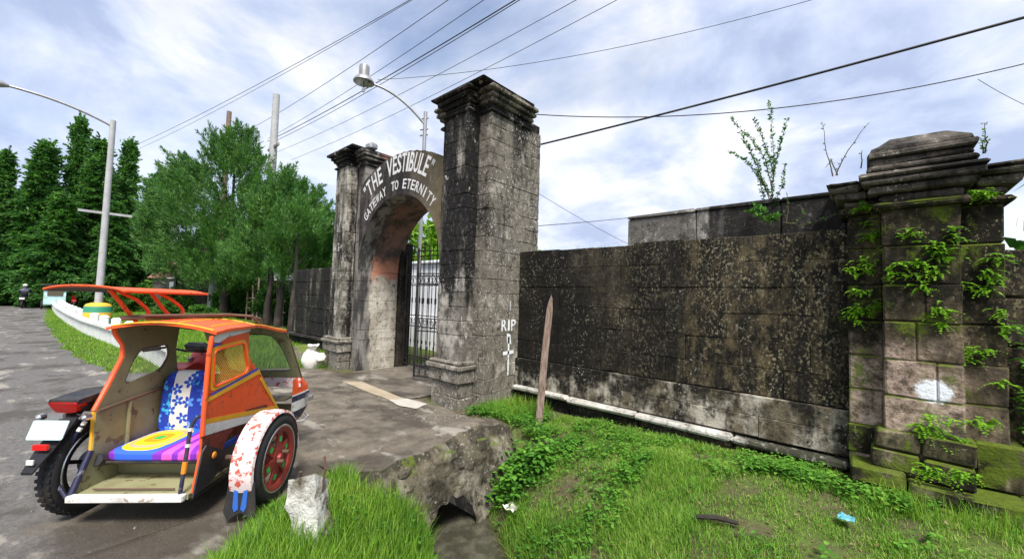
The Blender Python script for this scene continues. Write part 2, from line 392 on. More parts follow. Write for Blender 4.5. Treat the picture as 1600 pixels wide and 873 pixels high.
vedge_ = vedge
def lin(*segs):
    out = []
    for a, b, s in segs: out += list(np.arange(a, b-1e-6, s))
    return np.array(out+[segs[-1][1]])
us = lin((-400, -60, 20), (-60, -12, 1.5), (-12, -4.2, 0.26), (-4.2, -3.74, 0.06), (-3.74, -3.34, 0.4), (-3.34, 1.6, 0.06), (1.6, 6, 0.4), (6, 60, 6), (60, 400, 40))
vs = lin((-300, -40, 20), (-40, -2, 2), (-2, 0.4, 0.2), (0.4, 5.3, 0.06), (5.3, 10, 0.4), (10, 60, 5), (60, 400, 30))
UU, VV = np.meshgrid(us, vs, indexing='ij'); ZZ = ground_z(UU, VV)
_in = np.maximum(sm(vedge_(UU)-VV, .05, .3), ((UU > -8.6) & (UU < -5.9) & (VV > 3.9) & (VV < 12)).astype(float)); ZZ = ZZ-.035*_in
def grid_faces(nu, nv, keep=None):
    i, j = np.meshgrid(np.arange(nu-1), np.arange(nv-1), indexing='ij'); a = i*nv+j
    f = np.stack([a, a+nv, a+nv+1, a+1], -1)
    return (f[keep] if keep is not None else f.reshape(-1, 4))
cu = (us[:-1]+us[1:])/2; cv = (vs[:-1]+vs[1:])/2
keep = ~(((cu[:, None] > -3.74) & (cu[:, None] < -3.34)) & ((cv[None, :] > 1.95) & (cv[None, :] < 3.9)))
g = npmesh('ground', np.stack([UU.ravel(), VV.ravel(), ZZ.ravel()], 1), grid_faces(len(us), len(vs), keep), MAT['earth'], smooth=True); tag(g, kind='structure')
# road and gate apron: one sheet just above the earth
ru = lin((-140, -12, 1.0), (-12, -2.4, 0.08), (-2.4, 6, 0.5), (6, 60, 6)); tt = np.linspace(0, 1, 60)**0.7
RU, TT = np.meshgrid(ru, tt, indexing='ij'); VE = vedge(RU)+0.10*wob(RU*1.0, RU*0.7, 4.0)*(np.abs(RU+3.75) > 0.2)
RV = -16+(VE+16)*TT; RZ = ground_z(RU, RV)+0.005
r = npmesh('road', np.stack([RU.ravel(), RV.ravel(), RZ.ravel()], 1), grid_faces(len(ru), len(tt)), MAT['road'], smooth=True); tag(r, kind='structure')
gu = np.linspace(-8.7, -5.8, 24); gv = np.linspace(4.0, 12, 50); GU, GV = np.meshgrid(gu, gv, indexing='ij')
r = npmesh('path', np.stack([GU.ravel(), GV.ravel(), ground_z(GU, GV).ravel()+0.010], 1), grid_faces(24, 50), MAT['road'], smooth=True); tag(r, kind='structure')
# strip of pale concrete across the gate mouth
mb = MB(); MAT['sand'] = concrete('sand', (0.30, 0.245, 0.165), (0.40, 0.33, 0.24), 0.95, 2, amt=0.1, stain=(0.17, 0.14, 0.1)); MAT['slab'] = concrete('slab', (0.40, 0.37, 0.32), (0.50, 0.47, 0.42), 0.95, 2, amt=0.1, stain=(0.2, 0.17, 0.13))
def sheet(name, pts, mat, dz):
    P = []; n = len(pts); F = []
    c = np.mean(pts, 0); ring = []
    for i in range(n):
        a, b = np.array(pts[i]), np.array(pts[(i+1) % n])
        for t in (0, 0.2, 0.4, 0.6, 0.8): q = a+(b-a)*t; ring.append(q+(c-q)*random.uniform(-0.05, 0.05))
    vsx = [(q[0], q[1], float(ground_z(q[0], q[1]))+dz) for q in ring]+[(c[0], c[1], float(ground_z(c[0], c[1]))+dz)]
    m = MB(); m.add(vsx, [(i, (i+1) % len(ring), len(ring)) for i in range(len(ring))]); o = m.build(name, mat); tag(o, kind='structure'); return o
sheet('threshold_strip', [(-7.75, 3.72), (-7.6, 4.05), (-6.6, 3.98), (-5.75, 3.88), (-5.7, 3.62), (-6.7, 3.66)], MAT['sand'], 0.014)
sheet('threshold_slab', [(-5.85, 3.6), (-5.8, 3.92), (-5.32, 3.98), (-5.12, 3.62), (-5.4, 3.5)], MAT['slab'], 0.019)

# ------------------------------------------------------------------ ditch water
def water_mat():
    n = NT('ditch_water', 0.05, 0.6); n.col(n.mix(n.step(n.noise(5, 7, rough=.7), .4, .65), (0.045, 0.043, 0.03), (0.095, 0.09, 0.065))); n.bump(n.noise(14, 4), 0.25, 0.02); return n.m
wu = np.linspace(-5.4, 1.0, 30); wt = np.linspace(-0.55, 0.55, 5); WU, WT = np.meshgrid(wu, wt, indexing='ij')
WV = np.where(WU < -3.35, 2.98, vc(WU))+WT*np.where(WU < -3.4, 0.6, 1)
o = npmesh('water', np.stack([WU.ravel(), WV.ravel(), np.full(WU.size, -0.84)], 1), grid_faces(30, 5), water_mat(), smooth=True); tag(o, kind='structure')

# ------------------------------------------------------------------ culvert head wall
stone('culvert_stone', (0.026, 0.023, 0.016), (0.13, 0.112, 0.078), (0.27, 0.24, 0.19), 0.50, lichen=0.5, moss=0.12, streak=0.05, ss=2.6, light_amt=.5)
root = thing('culvert_bridge', (-3.5, 3.0, -1.0), 'rough mossy stone culvert under the driveway edge with a dark water opening', 'culvert')
def culvert():
    nv, nz = 120, 56; V = []; F = []
    topz = lambda v: 0.035+0.125*math.exp(-((v-3.25)/0.62)**2)-0.10*max(0, (v-3.75))/0.4
    hole = lambda v: -0.88+0.44*math.sqrt(max(0, 1-((v-2.87)/0.36)**2)) if abs(v-2.87) < 0.36 else None
    vv = [1.75+2.42*i/(nv-1) for i in range(nv)]
    def P(v, t, side):
        zt = topz(v)+0.012*math.sin(v*17); h = hole(v); zb = -1.1 if h is None else h+0.02*math.sin(v*40)
        z = zb+(zt-zb)*t
        nn = mnoise.fractal(Vector((0.3, v*2.6, z*2.6)), 0.8, 2.1, 6); n2 = mnoise.fractal(Vector((4.3, v*8, z*8)), 0.7, 2.1, 6)
        cell = mnoise.cell(Vector((v*5+.4*nn, z*6+.4*n2, 1.0)))
        u = -3.36+0.03*nn+0.010*n2+0.008*(cell-.5)+0.09*(0.15-z)*0.6
        u -= 0.15*max(0.0, (t-0.72)/0.28)**2*(1 if h is None else .8)
        if v > 3.9: u -= (v-3.9)*0.5
        if v < 2.0: u -= (2.0-v)*0.6
        return (u, v+0.02*nn, z)
    for v in vv:
        for k in range(nz): V.append(P(v, k/(nz-1), 0))
        a = V[-1]; V.append((a[0]-0.04, a[1], a[2]+0.022)); V.append((a[0]-0.42, a[1], max(float(ground_z(-3.8, v))+0.012, a[2]-0.02) if v < 4.1 else a[2]-0.05))
    m = nz+2
    for i in range(nv-1):
        for k in range(m-1):
            F.append((i*m+k, (i+1)*m+k, (i+1)*m+k+1, i*m+k+1))
    mb = MB(); mb.add(V, F); mb.mi = [1 if (q % (m-1)) >= m-3 else 0 for q in range(len(F))]; o = mb.build('head_wall', [MAT['culvert_stone'], MAT['road']], root, smooth=True); o.matrix_parent_inverse = Matrix.Translation(-root.location)
    # the passage under the driveway
    V = []; F = []; prof = [(-1.0, -1.3), (-1.0, -0.8), (-1.0, -0.1), (0, -0.06), (1.0, -0.1), (1.0, -0.8), (1.0, -1.3)]
    for u in (-3.43, -4.2, -5.5):
        for a, z in prof: V.append((u, 2.87+a, z))
    for i in range(2):
        for k in range(6): F.append((i*7+k, i*7+k+1, (i+1)*7+k+1, (i+1)*7+k))
    F.append(tuple(14+k for k in range(7)))
    mb = MB(); mb.add(V, F); o = mb.build('passage', MAT['culvert_stone'], root); o.matrix_parent_inverse = Matrix.Translation(-root.location)
    for (v, z, s) in ((3.35, -0.02, 0.13), (3.12, -0.16, 0.10), (2.62, -0.2, 0.09), (2.2, -0.25, 0.11), (3.6, -0.3, 0.12), (2.95, -0.3, 0.085), (3.75, -0.62, 0.11), (2.3, -0.02, 0.08)):
        mb = MB(); prof = [(0.0, -s*0.7), (s*0.7, -s*0.55), (s, 0), (s*0.7, s*0.5), (0, s*0.62)]; mb.lathe(prof, (0, 0, 0), 'z', 8)
        mb.v = [Vector(p)*(1+0.25*mnoise.noise(Vector(p)*14+Vector((v, z, 0)))) for p in mb.v]
        mb.v = [(p[0]*0.35-3.40+0.09*(0.15-z)*0.6, p[1]+v, p[2]+z) for p in mb.v]
        o = mb.build('stone', MAT['culvert_stone'], root, smooth=True); o.matrix_parent_inverse = Matrix.Translation(-root.location)
culvert()

# ------------------------------------------------------------------ stone materials of the gate, walls and pier
def ex_gate(n, c, x, y, z):
    # pale scabs where plaster has flaked
    fl = n.step(n.noise(4.2, 4, n.map(n.pos, (1, 1, 0.7), (1, 8, 3)), 0.5), 0.655, 0.675)
    return n.mix(n.math('MULTIPLY', fl, 0.8), c, (0.40, 0.385, 0.36))
stone('gate_front', (0.008, 0.0075, 0.0075), (0.145, 0.13, 0.108), (0.42, 0.39, 0.34), 0.53, zfade=(1.1, 2.2, -0.20, 0.075), lichen=0.35, lichen_col=(0.40, 0.38, 0.36), streak=0.8, light_amt=0.6, extra=ex_gate)
stone('gate_side', (0.013, 0.012, 0.0105), (0.165, 0.148, 0.118), (0.37, 0.34, 0.285), 0.45, zfade=(1.0, 3.0, -0.07, 0.02), lichen=0.95, lichen_col=(0.56, 0.54, 0.50), streak=0.65, light_amt=0.35)
stone('gate_far', (0.009, 0.0085, 0.008), (0.17, 0.155, 0.125), (0.42, 0.39, 0.33), 0.49, lichen=0.5, streak=0.85, light_amt=0.7, ss=1.3, extra=ex_gate)
def ex_jamb(n, c, x, y, z):
    w = n.noise(2.0, 7, rough=0.65)
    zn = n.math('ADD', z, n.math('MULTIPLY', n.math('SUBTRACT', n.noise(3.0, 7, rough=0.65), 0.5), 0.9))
    # bare red plaster above the pale blocks, browner and darker in the vault
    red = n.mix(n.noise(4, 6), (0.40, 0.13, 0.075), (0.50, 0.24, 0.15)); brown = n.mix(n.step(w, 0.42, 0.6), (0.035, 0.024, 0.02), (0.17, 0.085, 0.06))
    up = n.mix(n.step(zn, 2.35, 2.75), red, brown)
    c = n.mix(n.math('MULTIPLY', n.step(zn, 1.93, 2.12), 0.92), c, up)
    # grey cement skin left on the outer edge of the reveal
    e = n.math('SUBTRACT', y, n.math('MULTIPLY', n.noise(6, 7, n.map(n.pos, (1, 1, .5)), 0.7), 0.42))
    k = n.step(e, 4.55, 4.60)
    grey = n.mix(n.step(n.noise(2.2, 7, n.map(n.pos, (2, 2, .5)), 0.65), 0.42, 0.58), (0.05, 0.047, 0.043), (0.22, 0.205, 0.18))
    return n.mix(k, grey, c)
stone('gate_jamb', (0.05, 0.045, 0.038), (0.36, 0.32, 0.255), (0.50, 0.46, 0.39), 0.33, lichen=0.15, streak=0.6, light_amt=0.8, extra=ex_jamb)
def ex_arch(n, c, x, y, z):
    w = n.nd('ShaderNodeMapRange'); n.set(w.inputs[0], n.math('ADD', x, n.math('MULTIPLY', n.noise(2.4, 6), 1.2))); w.inputs[1].default_value = -6.3; w.inputs[2].default_value = -5.2
    return n.mix(n.math('MULTIPLY', w.outputs[0], 0.75), c, n.mix(n.noise(6, 6), (0.05, 0.045, 0.02), (0.24, 0.19, 0.10)))
stone('gate_arch', (0.016, 0.014, 0.014), (0.10, 0.085, 0.078), (0.24, 0.215, 0.19), 0.52, lichen=0.15, streak=0.55, light_amt=0.4, extra=ex_arch)
def ex_wall(n, c, x, y, z):
    w = n.nd('ShaderNodeMapRange'); n.set(w.inputs[0], x); w.inputs[1].default_value = -3.4; w.inputs[2].default_value = -0.8
    patch = n.step(n.noise(1.3, 6, n.map(n.pos, (1.8, 1, 0.55), (2, 0, 6)), 0.6), 0.36, 0.60)
    sp = n.step(n.noise(33, 8, n.map(n.pos, (1, 1, .7)), rough=0.7), 0.535, 0.60)
    soft = n.step(n.noise(8, 9, n.map(n.pos, (1.2, 1, .6), (1, 6, 2)), 0.75), 0.44, 0.62); run = n.step(n.noise(1.2, 6, n.map(n.pos, (2.6, 1, .25), (5, 0, 1)), 0.6), 0.42, 0.6)
    c = n.mix(n.math('MULTIPLY', n.math('MULTIPLY', w.outputs[0], run), n.math('MULTIPLY', soft, 0.75)), c, (0.15, 0.115, 0.06))
    return n.mix(n.math('MULTIPLY', n.math('MULTIPLY', w.outputs[0], patch), n.math('MULTIPLY', sp, 0.85)), c, n.mix(n.noise(3), (0.20, 0.16, 0.085), (0.38, 0.33, 0.21)))
stone('wall_dark', (0.0065, 0.0058, 0.0048), (0.044, 0.037, 0.026), (0.13, 0.108, 0.075), 0.58, lichen=0.6, lichen_col=(0.24, 0.225, 0.17), streak=0.5, light_amt=0.3, extra=ex_wall)
stone('wall_plinth', (0.0085, 0.0075, 0.006), (0.13, 0.108, 0.07), (0.42, 0.385, 0.32), 0.535, lichen=0.4, streak=0.3, light_amt=0.75, ss=2.6, xfade=(-4.5, -0.4, 0.03, -0.06), zfade=(0.3, 0.7, -0.05, 0.05))
stone('ledge_white', (0.03, 0.03, 0.02), (0.45, 0.43, 0.38), (0.62, 0.60, 0.55), 0.40, lichen=0.0, streak=0.3, xfade=(-1.6, -0.9, -0.06, 0.35), moss=0.0)
stone('parapet', (0.015, 0.014, 0.013), (0.13, 0.12, 0.108), (0.42, 0.40, 0.37), 0.47, lichen=0.35, streak=0.6, light_amt=0.5, xfade=(-1.9, -1.2, -0.06, 0.2))
stone('wall_shade', (0.008, 0.0075, 0.007), (0.06, 0.053, 0.042), (0.22, 0.20, 0.165), 0.57, lichen=0.3, streak=0.6, light_amt=0.6)
def ex_pier(n, c, x, y, z):
    # pink sandstone low on the shaft, a splash of white paint
    w = n.step(n.math('SUBTRACT', 1.95, n.math('ADD', z, n.math('MULTIPLY', n.noise(2.4, 6), 1.0))), 0.0, 0.35)
    k = n.nd('ShaderNodeMapRange'); n.set(k.inputs[0], x); k.inputs[1].default_value = 0.55; k.inputs[2].default_value = 0.64; k.inputs[3].default_value = 1; k.inputs[4].default_value = 0.15
    c = n.mix(n.math('MULTIPLY', n.math('MULTIPLY', w, 0.8), k.outputs[0]), c, n.mix(n.step(n.noise(9, 10, rough=0.8), 0.36, 0.62), (0.07, 0.048, 0.034), (0.56, 0.42, 0.34)))
    return c
def po_pier(n, c, x, y, z):
    dx = n.math('MULTIPLY', n.math('SUBTRACT', x, 0.40), 1.15); dz = n.math('MULTIPLY', n.math('SUBTRACT', z, 1.03), 1.35)
    d = n.math('SQRT', n.math('ADD', n.math('MULTIPLY', dx, dx), n.math('MULTIPLY', dz, dz)))
    d = n.math('ADD', d, n.math('MULTIPLY', n.math('SUBTRACT', n.noise(40, 6, rough=0.75), 0.5), 0.16))
    return n.mix(n.math('SUBTRACT', 1.0, n.step(d, 0.10, 0.15)), c, (0.78, 0.80, 0.84))
stone('pier_stone', (0.009, 0.008, 0.005), (0.095, 0.073, 0.044), (0.28, 0.21, 0.14), 0.525, ss=1.7, zfade=(1.2, 2.2, -.03, .05), lichen=0.45, lichen_col=(0.34, 0.29, 0.17), moss=0.42, streak=0.4, light_amt=0.5, extra=ex_pier, post=po_pier)
stone('pier_cap', (0.010, 0.009, 0.008), (0.10, 0.086, 0.07), (0.27, 0.24, 0.20), 0.49, ss=2.0, lichen=0.4, moss=0.0, streak=0.3, light_amt=0.4)
stone('pier_base', (0.010, 0.009, 0.005), (0.10, 0.085, 0.045), (0.26, 0.22, 0.14), 0.52, ss=2.5, lichen=0.4, moss=0.52, streak=0.3)

def block(parent, lo, hi, mat, org, jit=0.006, cham=0.006, name='block'):
    c = [(a+b)/2 for a, b in zip(lo, hi)]
    mb = MB(); mb.box([a-q for a, q in zip(lo, c)], [a-q for a, q in zip(hi, c)], jit, cham)
    o = mb.build(name, mat, parent, recalc=False); o.location = [a-b for a, b in zip(c, org)]; return o
def splits(a, b, avg, off=0.0):
    n = max(1, round((b-a)/avg)); xs = [a+(b-a)*(i+off*(0 < i < n))/n+random.uniform(-0.06, 0.06)*(b-a)/n*(0 < i < n) for i in range(n+1)]; return xs

# ------------------------------------------------------------------ the arched gateway
GO = Vector((-7.26, 5.0, 0.0))
gate = thing('arched_gateway', GO, 'tall weathered stone gateway with two pillars and a lettered round arch', 'gateway')
G = 0.003                                       # half joint
def gate_pillar(side):
    """side +1: the near pillar (right), -1: the far one"""
    def ux(d): return -7.26+side*d              # distance from the gate's axis
    def bx(d0, d1, v0, v1, z0, z1):
        a, b = sorted((ux(d0), ux(d1))); return (a, v0, z0), (b, v1, z1)
    V0 = 4.43 if side > 0 else 4.52; VP = V0-0.25; VB = 5.72
    core = MB(); lo, hi = bx(1.53, 2.72, V0+0.02, VB-0.02, -0.3, 4.9); core.box(lo, hi); lo, hi = bx(1.90, 2.44, VP+0.02, V0+0.2, -0.3, 4.9); core.box(lo, hi)
    core.v = [tuple(Vector(p)-GO) for p in core.v]
    P = core.build('pillar', MAT['gate_front'], gate)
    FR = MAT['gate_front'] if side > 0 else MAT['gate_far']
    zs = [-0.3, -0.05]+[0.175+0.2285*i for i in range(21)]
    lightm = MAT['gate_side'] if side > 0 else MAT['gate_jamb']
    for i in range(len(zs)-1):
        z0, z1 = zs[i]+G*0.5, zs[i+1]-G*0.5
        if z0 > 4.85: break
        off = 0.28 if i % 2 else -0.2
        # face on the side that shows: outer flank of the near pillar, inner reveal of the far one
        mat_i = lightm
        ys = splits(V0, VB if side > 0 else 5.50, 0.44, off)
        d0, d1 = (2.4, 2.74) if side > 0 else (1.51, 1.85)
        for k in range(len(ys)-1):
            lo, hi = bx(d0, d1, ys[k]+G*0.5, ys[k+1]-G*0.5, z0, z1); 
            if k == 0: lo = (lo[0], V0, lo[2])
            block(P, lo, hi, mat_i, GO)
        # front strips beside the pilaster
        lo, hi = (bx(1.51, 1.86, V0-0.003, V0+0.3, z0, z1) if side > 0 else bx(2.46, 2.74, V0-0.003, V0+0.3, z0, z1)); block(P, lo, hi, FR, GO)
        # pilaster
        if z0 > 0.6:
            xs = [1.87, 2.47] if i % 2 == 0 else [1.87, 2.10+random.uniform(0, 0.14), 2.47]
            for k in range(len(xs)-1):
                lo, hi = bx(xs[k]+(G*0.5 if k else 0), xs[k+1]-(G*0.5 if k < len(xs)-2 else 0), VP, V0-0.004, z0, z1); block(P, lo, hi, FR, GO)
    # dark return behind the reveal where the gate leaf hangs
    lo, hi = bx(1.40, 1.6, 5.50, 5.86, -0.2, 3.0); block(P, lo, hi, MAT['wall_dark'], GO, 0.01, 0.02, 'gate_rebate')
    # pedestal of the pilaster
    for k, (e, f, z0, z1) in enumerate(((0.05, 0.05, -0.3, 0.12), (0.045, 0.05, 0.12, 0.34), (0.085, 0.10, 0.345, 0.55), (0.125, 0.135, 0.555, 0.625), (0.09, 0.09, 0.63, 0.68))):
        lo, hi = bx(1.87-e, 2.47+e, VP-f, V0-0.01, z0, z1); block(P, lo, hi, MAT['gate_side'], GO, 0.006, 0.012, 'pedestal_stone')
    # entablature, breaking forward over the pilaster
    lay = [(4.72, 4.775, 0.05), (4.78, 4.86, 0.012), (4.865, 4.93, 0.07), (4.935, 5.01, 0.12), (5.015, 5.085, 0.17)]
    for k, (z0, z1, p) in enumerate(lay):
        lo, hi = bx(1.51-min(p, 0.1), 2.74+p, V0-p, 5.47 if p < 0.05 else 5.44, z0, z1)
        mcap = MAT['gate_side'] if side > 0 else MAT['gate_jamb']
        block(P, lo, hi, mcap if k > 1 else MAT['gate_front'], GO, 0.008, 0.016, 'cornice')
        lo, hi = bx(1.87-p, 2.47+p, VP-p, V0-p-0.004, z0+0.002, z1-0.002); block(P, lo, hi, MAT['gate_front'], GO, 0.010, 0.02, 'cornice')
    mb = MB(); lo, hi = bx(1.55, 2.74+0.14, VP-0.10, 5.36, 5.088, 5.15); cx, cy = (lo[0]+hi[0])/2, (lo[1]+hi[1])/2
    mb.box(lo, hi, 0.012, 0.02)
    mb.v = [tuple(Vector(p)-GO) for p in mb.v]; mb.build('top_slab', MAT['gate_front'], P, recalc=False)
    mb = MB(); a = 0.05
    B = [(lo[0]+a, lo[1]+a, 5.152), (hi[0]-a, lo[1]+a, 5.152), (hi[0]-a, hi[1]-a, 5.152), (lo[0]+a, hi[1]-a, 5.152)]
    T = [(cx+(p[0]-cx)*0.5, cy+(p[1]-cy)*0.5, 5.24) for p in B]
    mb.add(B+T, [(0, 1, 5, 4), (1, 2, 6, 5), (2, 3, 7, 6), (3, 0, 4, 7), (4, 5, 6, 7), (3, 2, 1, 0)]); mb.v = [tuple(Vector(p)-GO) for p in mb.v]; mb.build('top_cap', MAT['gate_front'], P)
    return P
p_near = gate_pillar(1); p_near['label'] = 'near pillar with white painted RIP and cross on its flank'
p_far = gate_pillar(-1); p_far['label'] = 'far pillar with pale block reveal and red plaster'

# arch: front face ring between the intrados (r 1.51 about z 2.26) and the shallow outer curve (r 3.08 about z 1.55)
VA0, VA1 = 4.44, 5.60
def arch():
    n = 48; V = []; F = []; mi = []
    rowA = []
    for i in range(n+1):
        t = math.pi*(1-i/n)
        xi, zi = 1.51*math.cos(t), 2.26+1.51*math.sin(t)
        s = 1-2*i/n; xo = -1.56*s; zo = 1.55+math.sqrt(3.08**2-xo**2)
        zi2 = zi
        jx = 0.008*math.sin(i*2.3)
        rowA.append(((xi, zi), (xo, zo+0.01*math.sin(i*1.7))))
    for (a, b) in rowA:
        for (x, z) in (a, b):
            for v in (VA0, VA1): V.append((-7.26+x-GO.x, v-GO.y, z))
    for i in range(n):
        o, q = i*4, (i+1)*4
        F.append((o, q, q+2, o+2)); mi.append(0)          # front
        F.append((o+1, o+3, q+3, q+1)); mi.append(0)      # back
        F.append((o, o+1, q+1, q)); mi.append(1)          # soffit
        F.append((o+2, q+2, q+3, o+3)); mi.append(0)      # top
    mb = MB(); mb.v = V; mb.f = F; mb.mi = mi
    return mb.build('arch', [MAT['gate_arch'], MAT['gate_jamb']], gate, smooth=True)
arch_o = arch()
def glyph(ch):
    cu_ = bpy.data.curves.new('g', 'FONT'); cu_.body = ch; cu_.size = 1; cu_.offset = 0.016; cu_.resolution_u = 3
    ob = bpy.data.objects.new('g', cu_); COL.objects.link(ob)
    dg = bpy.context.evaluated_depsgraph_get(); me = bpy.data.meshes.new_from_object(ob.evaluated_get(dg))
    bpy.data.objects.remove(ob)
    vs_ = [v.co.copy() for v in me.vertices]; fs_ = [tuple(p.vertices) for p in me.polygons]
    x0, x1 = min(v.x for v in vs_), max(v.x for v in vs_); y0, y1 = min(v.y for v in vs_), max(v.y for v in vs_)
    return [((v.x-x0)/(x1-x0)-0.5, (v.y-y0)/(y1-y0)-0.5) for v in vs_], fs_
def wpaint(name, c, hole):
    n = NT(name, 0.75, 0.2); a = n.step(n.noise(16, 6, rough=0.7), hole, hole+0.08); n.col(n.mix(a, (0.12, 0.11, 0.105), c)); return n.m
MAT['letter'] = wpaint('letter', (0.64, 0.63, 0.62), 0.35); MAT['graffiti'] = wpaint('graffiti', (0.72, 0.74, 0.75), 0.36)
def arc_letter(ch, ang, r, w, h):
    vs_, fs_ = glyph(ch); a = RAD(ang); rad = Vector((math.sin(a), 0, math.cos(a))); tan = Vector((math.cos(a), 0, -math.sin(a)))
    c = Vector((0, VA0-0.004-GO.y, 2.26))+rad*r
    vs3 = [c+tan*(x*w)+rad*(y*h) for x, y in vs_]
    mb = MB(); mb.add(vs3, fs_); mb.add([p+Vector((0, 0.0035, 0)) for p in vs3], fs_); mb.build('letter', MAT['letter'], arch_o, recalc=False)
for ch, a, w in (('"', -36.5, .10), ('T', -31.8, .2), ('H', -25.3, .2), ('E', -19.2, .17), ('V', -8.6, .24), ('E', -3.2, .16), ('S', 1.3, .17), ('T', 5.9, .18), ('I', 9.6, .07),
                 ('B', 13.4, .17), ('U', 18.3, .18), ('L', 23.2, .16), ('E', 27.8, .16), ('"', 32.0, .09)):
    arc_letter(ch, a, 2.29 if ch == '"' else 2.16, w*.92, 0.11 if ch == '"' else 0.39)
for i, ch in enumerate('GATEWAY'): arc_letter(ch, -46+i*4.9, 1.72, .125, .20)
arc_letter('T', -5.2, 1.72, .12, .20); arc_letter('O', -0.7, 1.72, .13, .20)
for i, ch in enumerate('ETERNITY'): arc_letter(ch, 9.2+i*5.2-(0.4 if ch == 'I' else 0), 1.72, .04 if ch == 'I' else .125, .20)
# RIP and a cross in white paint on the near pillar's flank (plane x = -4.52)
def flank(vs_, fs_, name):
    mb = MB(); mb.add([Vector((-4.5115, y, z))-GO for y, z in vs_], fs_); o = mb.build(name, MAT['graffiti'], p_near, recalc=False); return o
for ch, y, w in (('R', 4.87, .13), ('I', 4.985, .045), ('P', 5.10, .12)):
    vs_, fs_ = glyph(ch); flank([(y+a*w, 1.255+b*0.19+0.01*a) for a, b in vs_], fs_, 'graffiti_letter')
flank([(4.98, .42), (5.01, .42), (5.015, 1.06), (4.97, 1.06)], [(0, 1, 2, 3)], 'graffiti_cross')
flank([(4.86, .76), (5.12, .77), (5.12, .83), (4.86, .82)], [(0, 1, 2, 3)], 'graffiti_cross')
flank([(4.95, .96), (5.06, .93), (5.03, 1.10), (4.94, 1.12)], [(0, 1, 2, 3)], 'graffiti_smear')
flank([(5.0, 1.50), (5.012, 1.50), (5.012, 1.66), (5.0, 1.66)], [(0, 1, 2, 3)], 'graffiti_cross')

# iron gate leaves
def gate_leaf(org, ang, w, label):
    t = thing('iron_gate_leaf', org, label, 'gate', ang, 'wrought iron gate leaves'); Hh = 2.75; z0 = 0.06
    mb = MB()
    for x in (0.02, w-0.02): mb.tube([(x, 0, z0), (x, 0, Hh)], 0.022, 6)
    for z in (z0+0.02, 0.30, 1.02, 1.28, 2.0, 2.22, Hh-0.05): mb.tube([(0, 0, z), (w, 0, z)], 0.014, 6)
    mb.build('frame', MAT['iron'], t)
    nb = 9
    for i in range(1, nb):
        x = w*i/nb; top = Hh+0.18+0.12*math.sin(math.pi*i/nb)
        mb = MB(); mb.tube([(x, 0, z0), (x, 0, top-0.06), (x, 0, top)], [0.009, 0.009, 0.001], 5); mb.tube([(x, 0, 1.58), (x, 0, 1.70)], 0.020, 6); mb.tube([(x, 0, 0.62), (x, 0, 0.70)], 0.018, 6); mb.build('bar', MAT['iron'], t)
    mesh = None
    for z in (0.17, 1.15, 2.11):
        for i in range(nb):
            x = w*(i+0.5)/nb
            if mesh is None:
                mb = MB(); mb.tube([(0.055*math.cos(a), 0, 0.085*math.sin(a)) for a in np.linspace(0.4, 5.6, 12)], 0.007, 5); o = mb.build('scroll', MAT['iron'], t); mesh = o
            else: o = mesh.copy(); COL.objects.link(o); o.parent = t
            o.location = (x, 0, z)
gate_leaf((-5.80, 5.42, -0.05), RAD(180+20), 1.42, 'black wrought iron gate leaf swung open beside the near pillar')
gate_leaf((-8.66, 5.66, -0.05), RAD(0), 1.40, 'black wrought iron gate leaf closed beside the far pillar reveal')

# ------------------------------------------------------------------ long wall right of the gate
WV = 5.22; WO = Vector((-2.3, 5.5, 0))
wall = thing('boundary_wall', WO, 'long black stained stone block wall between the gateway and the mossy pier', 'wall')
mb = MB(); mb.box((-4.5, WV+0.03, -0.3), (0.0, 5.75, 2.45)); mb.v = [tuple(Vector(p)-WO) for p in mb.v]; core = mb.build('wall_core', MAT['wall_dark'], wall)
zs = [0.71, 1.01, 1.31, 1.61, 1.91, 2.21, 2.52]
for i in range(6):
    xs = splits(-4.51, -0.02, 0.62, 0.3 if i % 2 else -0.1)
    for k in range(len(xs)-1):
        dv = random.uniform(-0.006, 0.006); top = zs[i+1]-G*0.5+(random.uniform(-0.035, 0.02) if i == 5 else 0)
        block(wall, (xs[k]+G*0.5, WV+dv, zs[i]+G*0.5), (xs[k+1]-G*0.5, WV+0.3 if i < 5 else 5.74, top), MAT['wall_dark'], WO, 0.003, 0.005)
xs = splits(-4.51, -0.02, 0.75)
for z0, z1 in ((0.26, 0.48), (0.48, 0.70)):
    xs = splits(-4.51, -0.02, 0.75, 0.3 if z0 > 0.3 else -0.2)
    for k in range(len(xs)-1): block(wall, (xs[k]+G*0.3, WV-0.05-(0.0 if z0 > .3 else 0.012), z0+G*0.3), (xs[k+1]-G*0.3, WV+0.2, z1-G*0.3), MAT['wall_plinth'], WO, 0.003, 0.005, 'plinth_block')
xs = splits(-4.50, -0.14, 1.1)
for k in range(len(xs)-1):
    s0 = -0.03*k/4
    block(wall, (xs[k]+0.004, WV-0.17, 0.185+s0), (xs[k+1]-0.004, WV+0.1, 0.255+s0), MAT['ledge_white'], WO, 0.010, 0.02, 'ledge')
    block(wall, (xs[k]+0.004, WV-0.06, -0.2), (xs[k+1]-0.004, WV+0.1, 0.18+s0), MAT['wall_dark'], WO, 0.015, 0.02, 'footing')
# upper parapet set back on the wall's top
xs = splits(-2.62, 0.25, 1.0)
for k in range(len(xs)-1):
    block(wall, (xs[k]+0.003, 5.42, 2.50), (xs[k+1]-0.003, 5.72, 2.90), MAT['parapet'], WO, 0.004, 0.012, 'parapet_block')
    block(wall, (xs[k]-0.0, 5.40, 2.903), (xs[k+1]-0.004, 5.75, 2.95), MAT['parapet'], WO, 0.008, 0.012, 'coping')

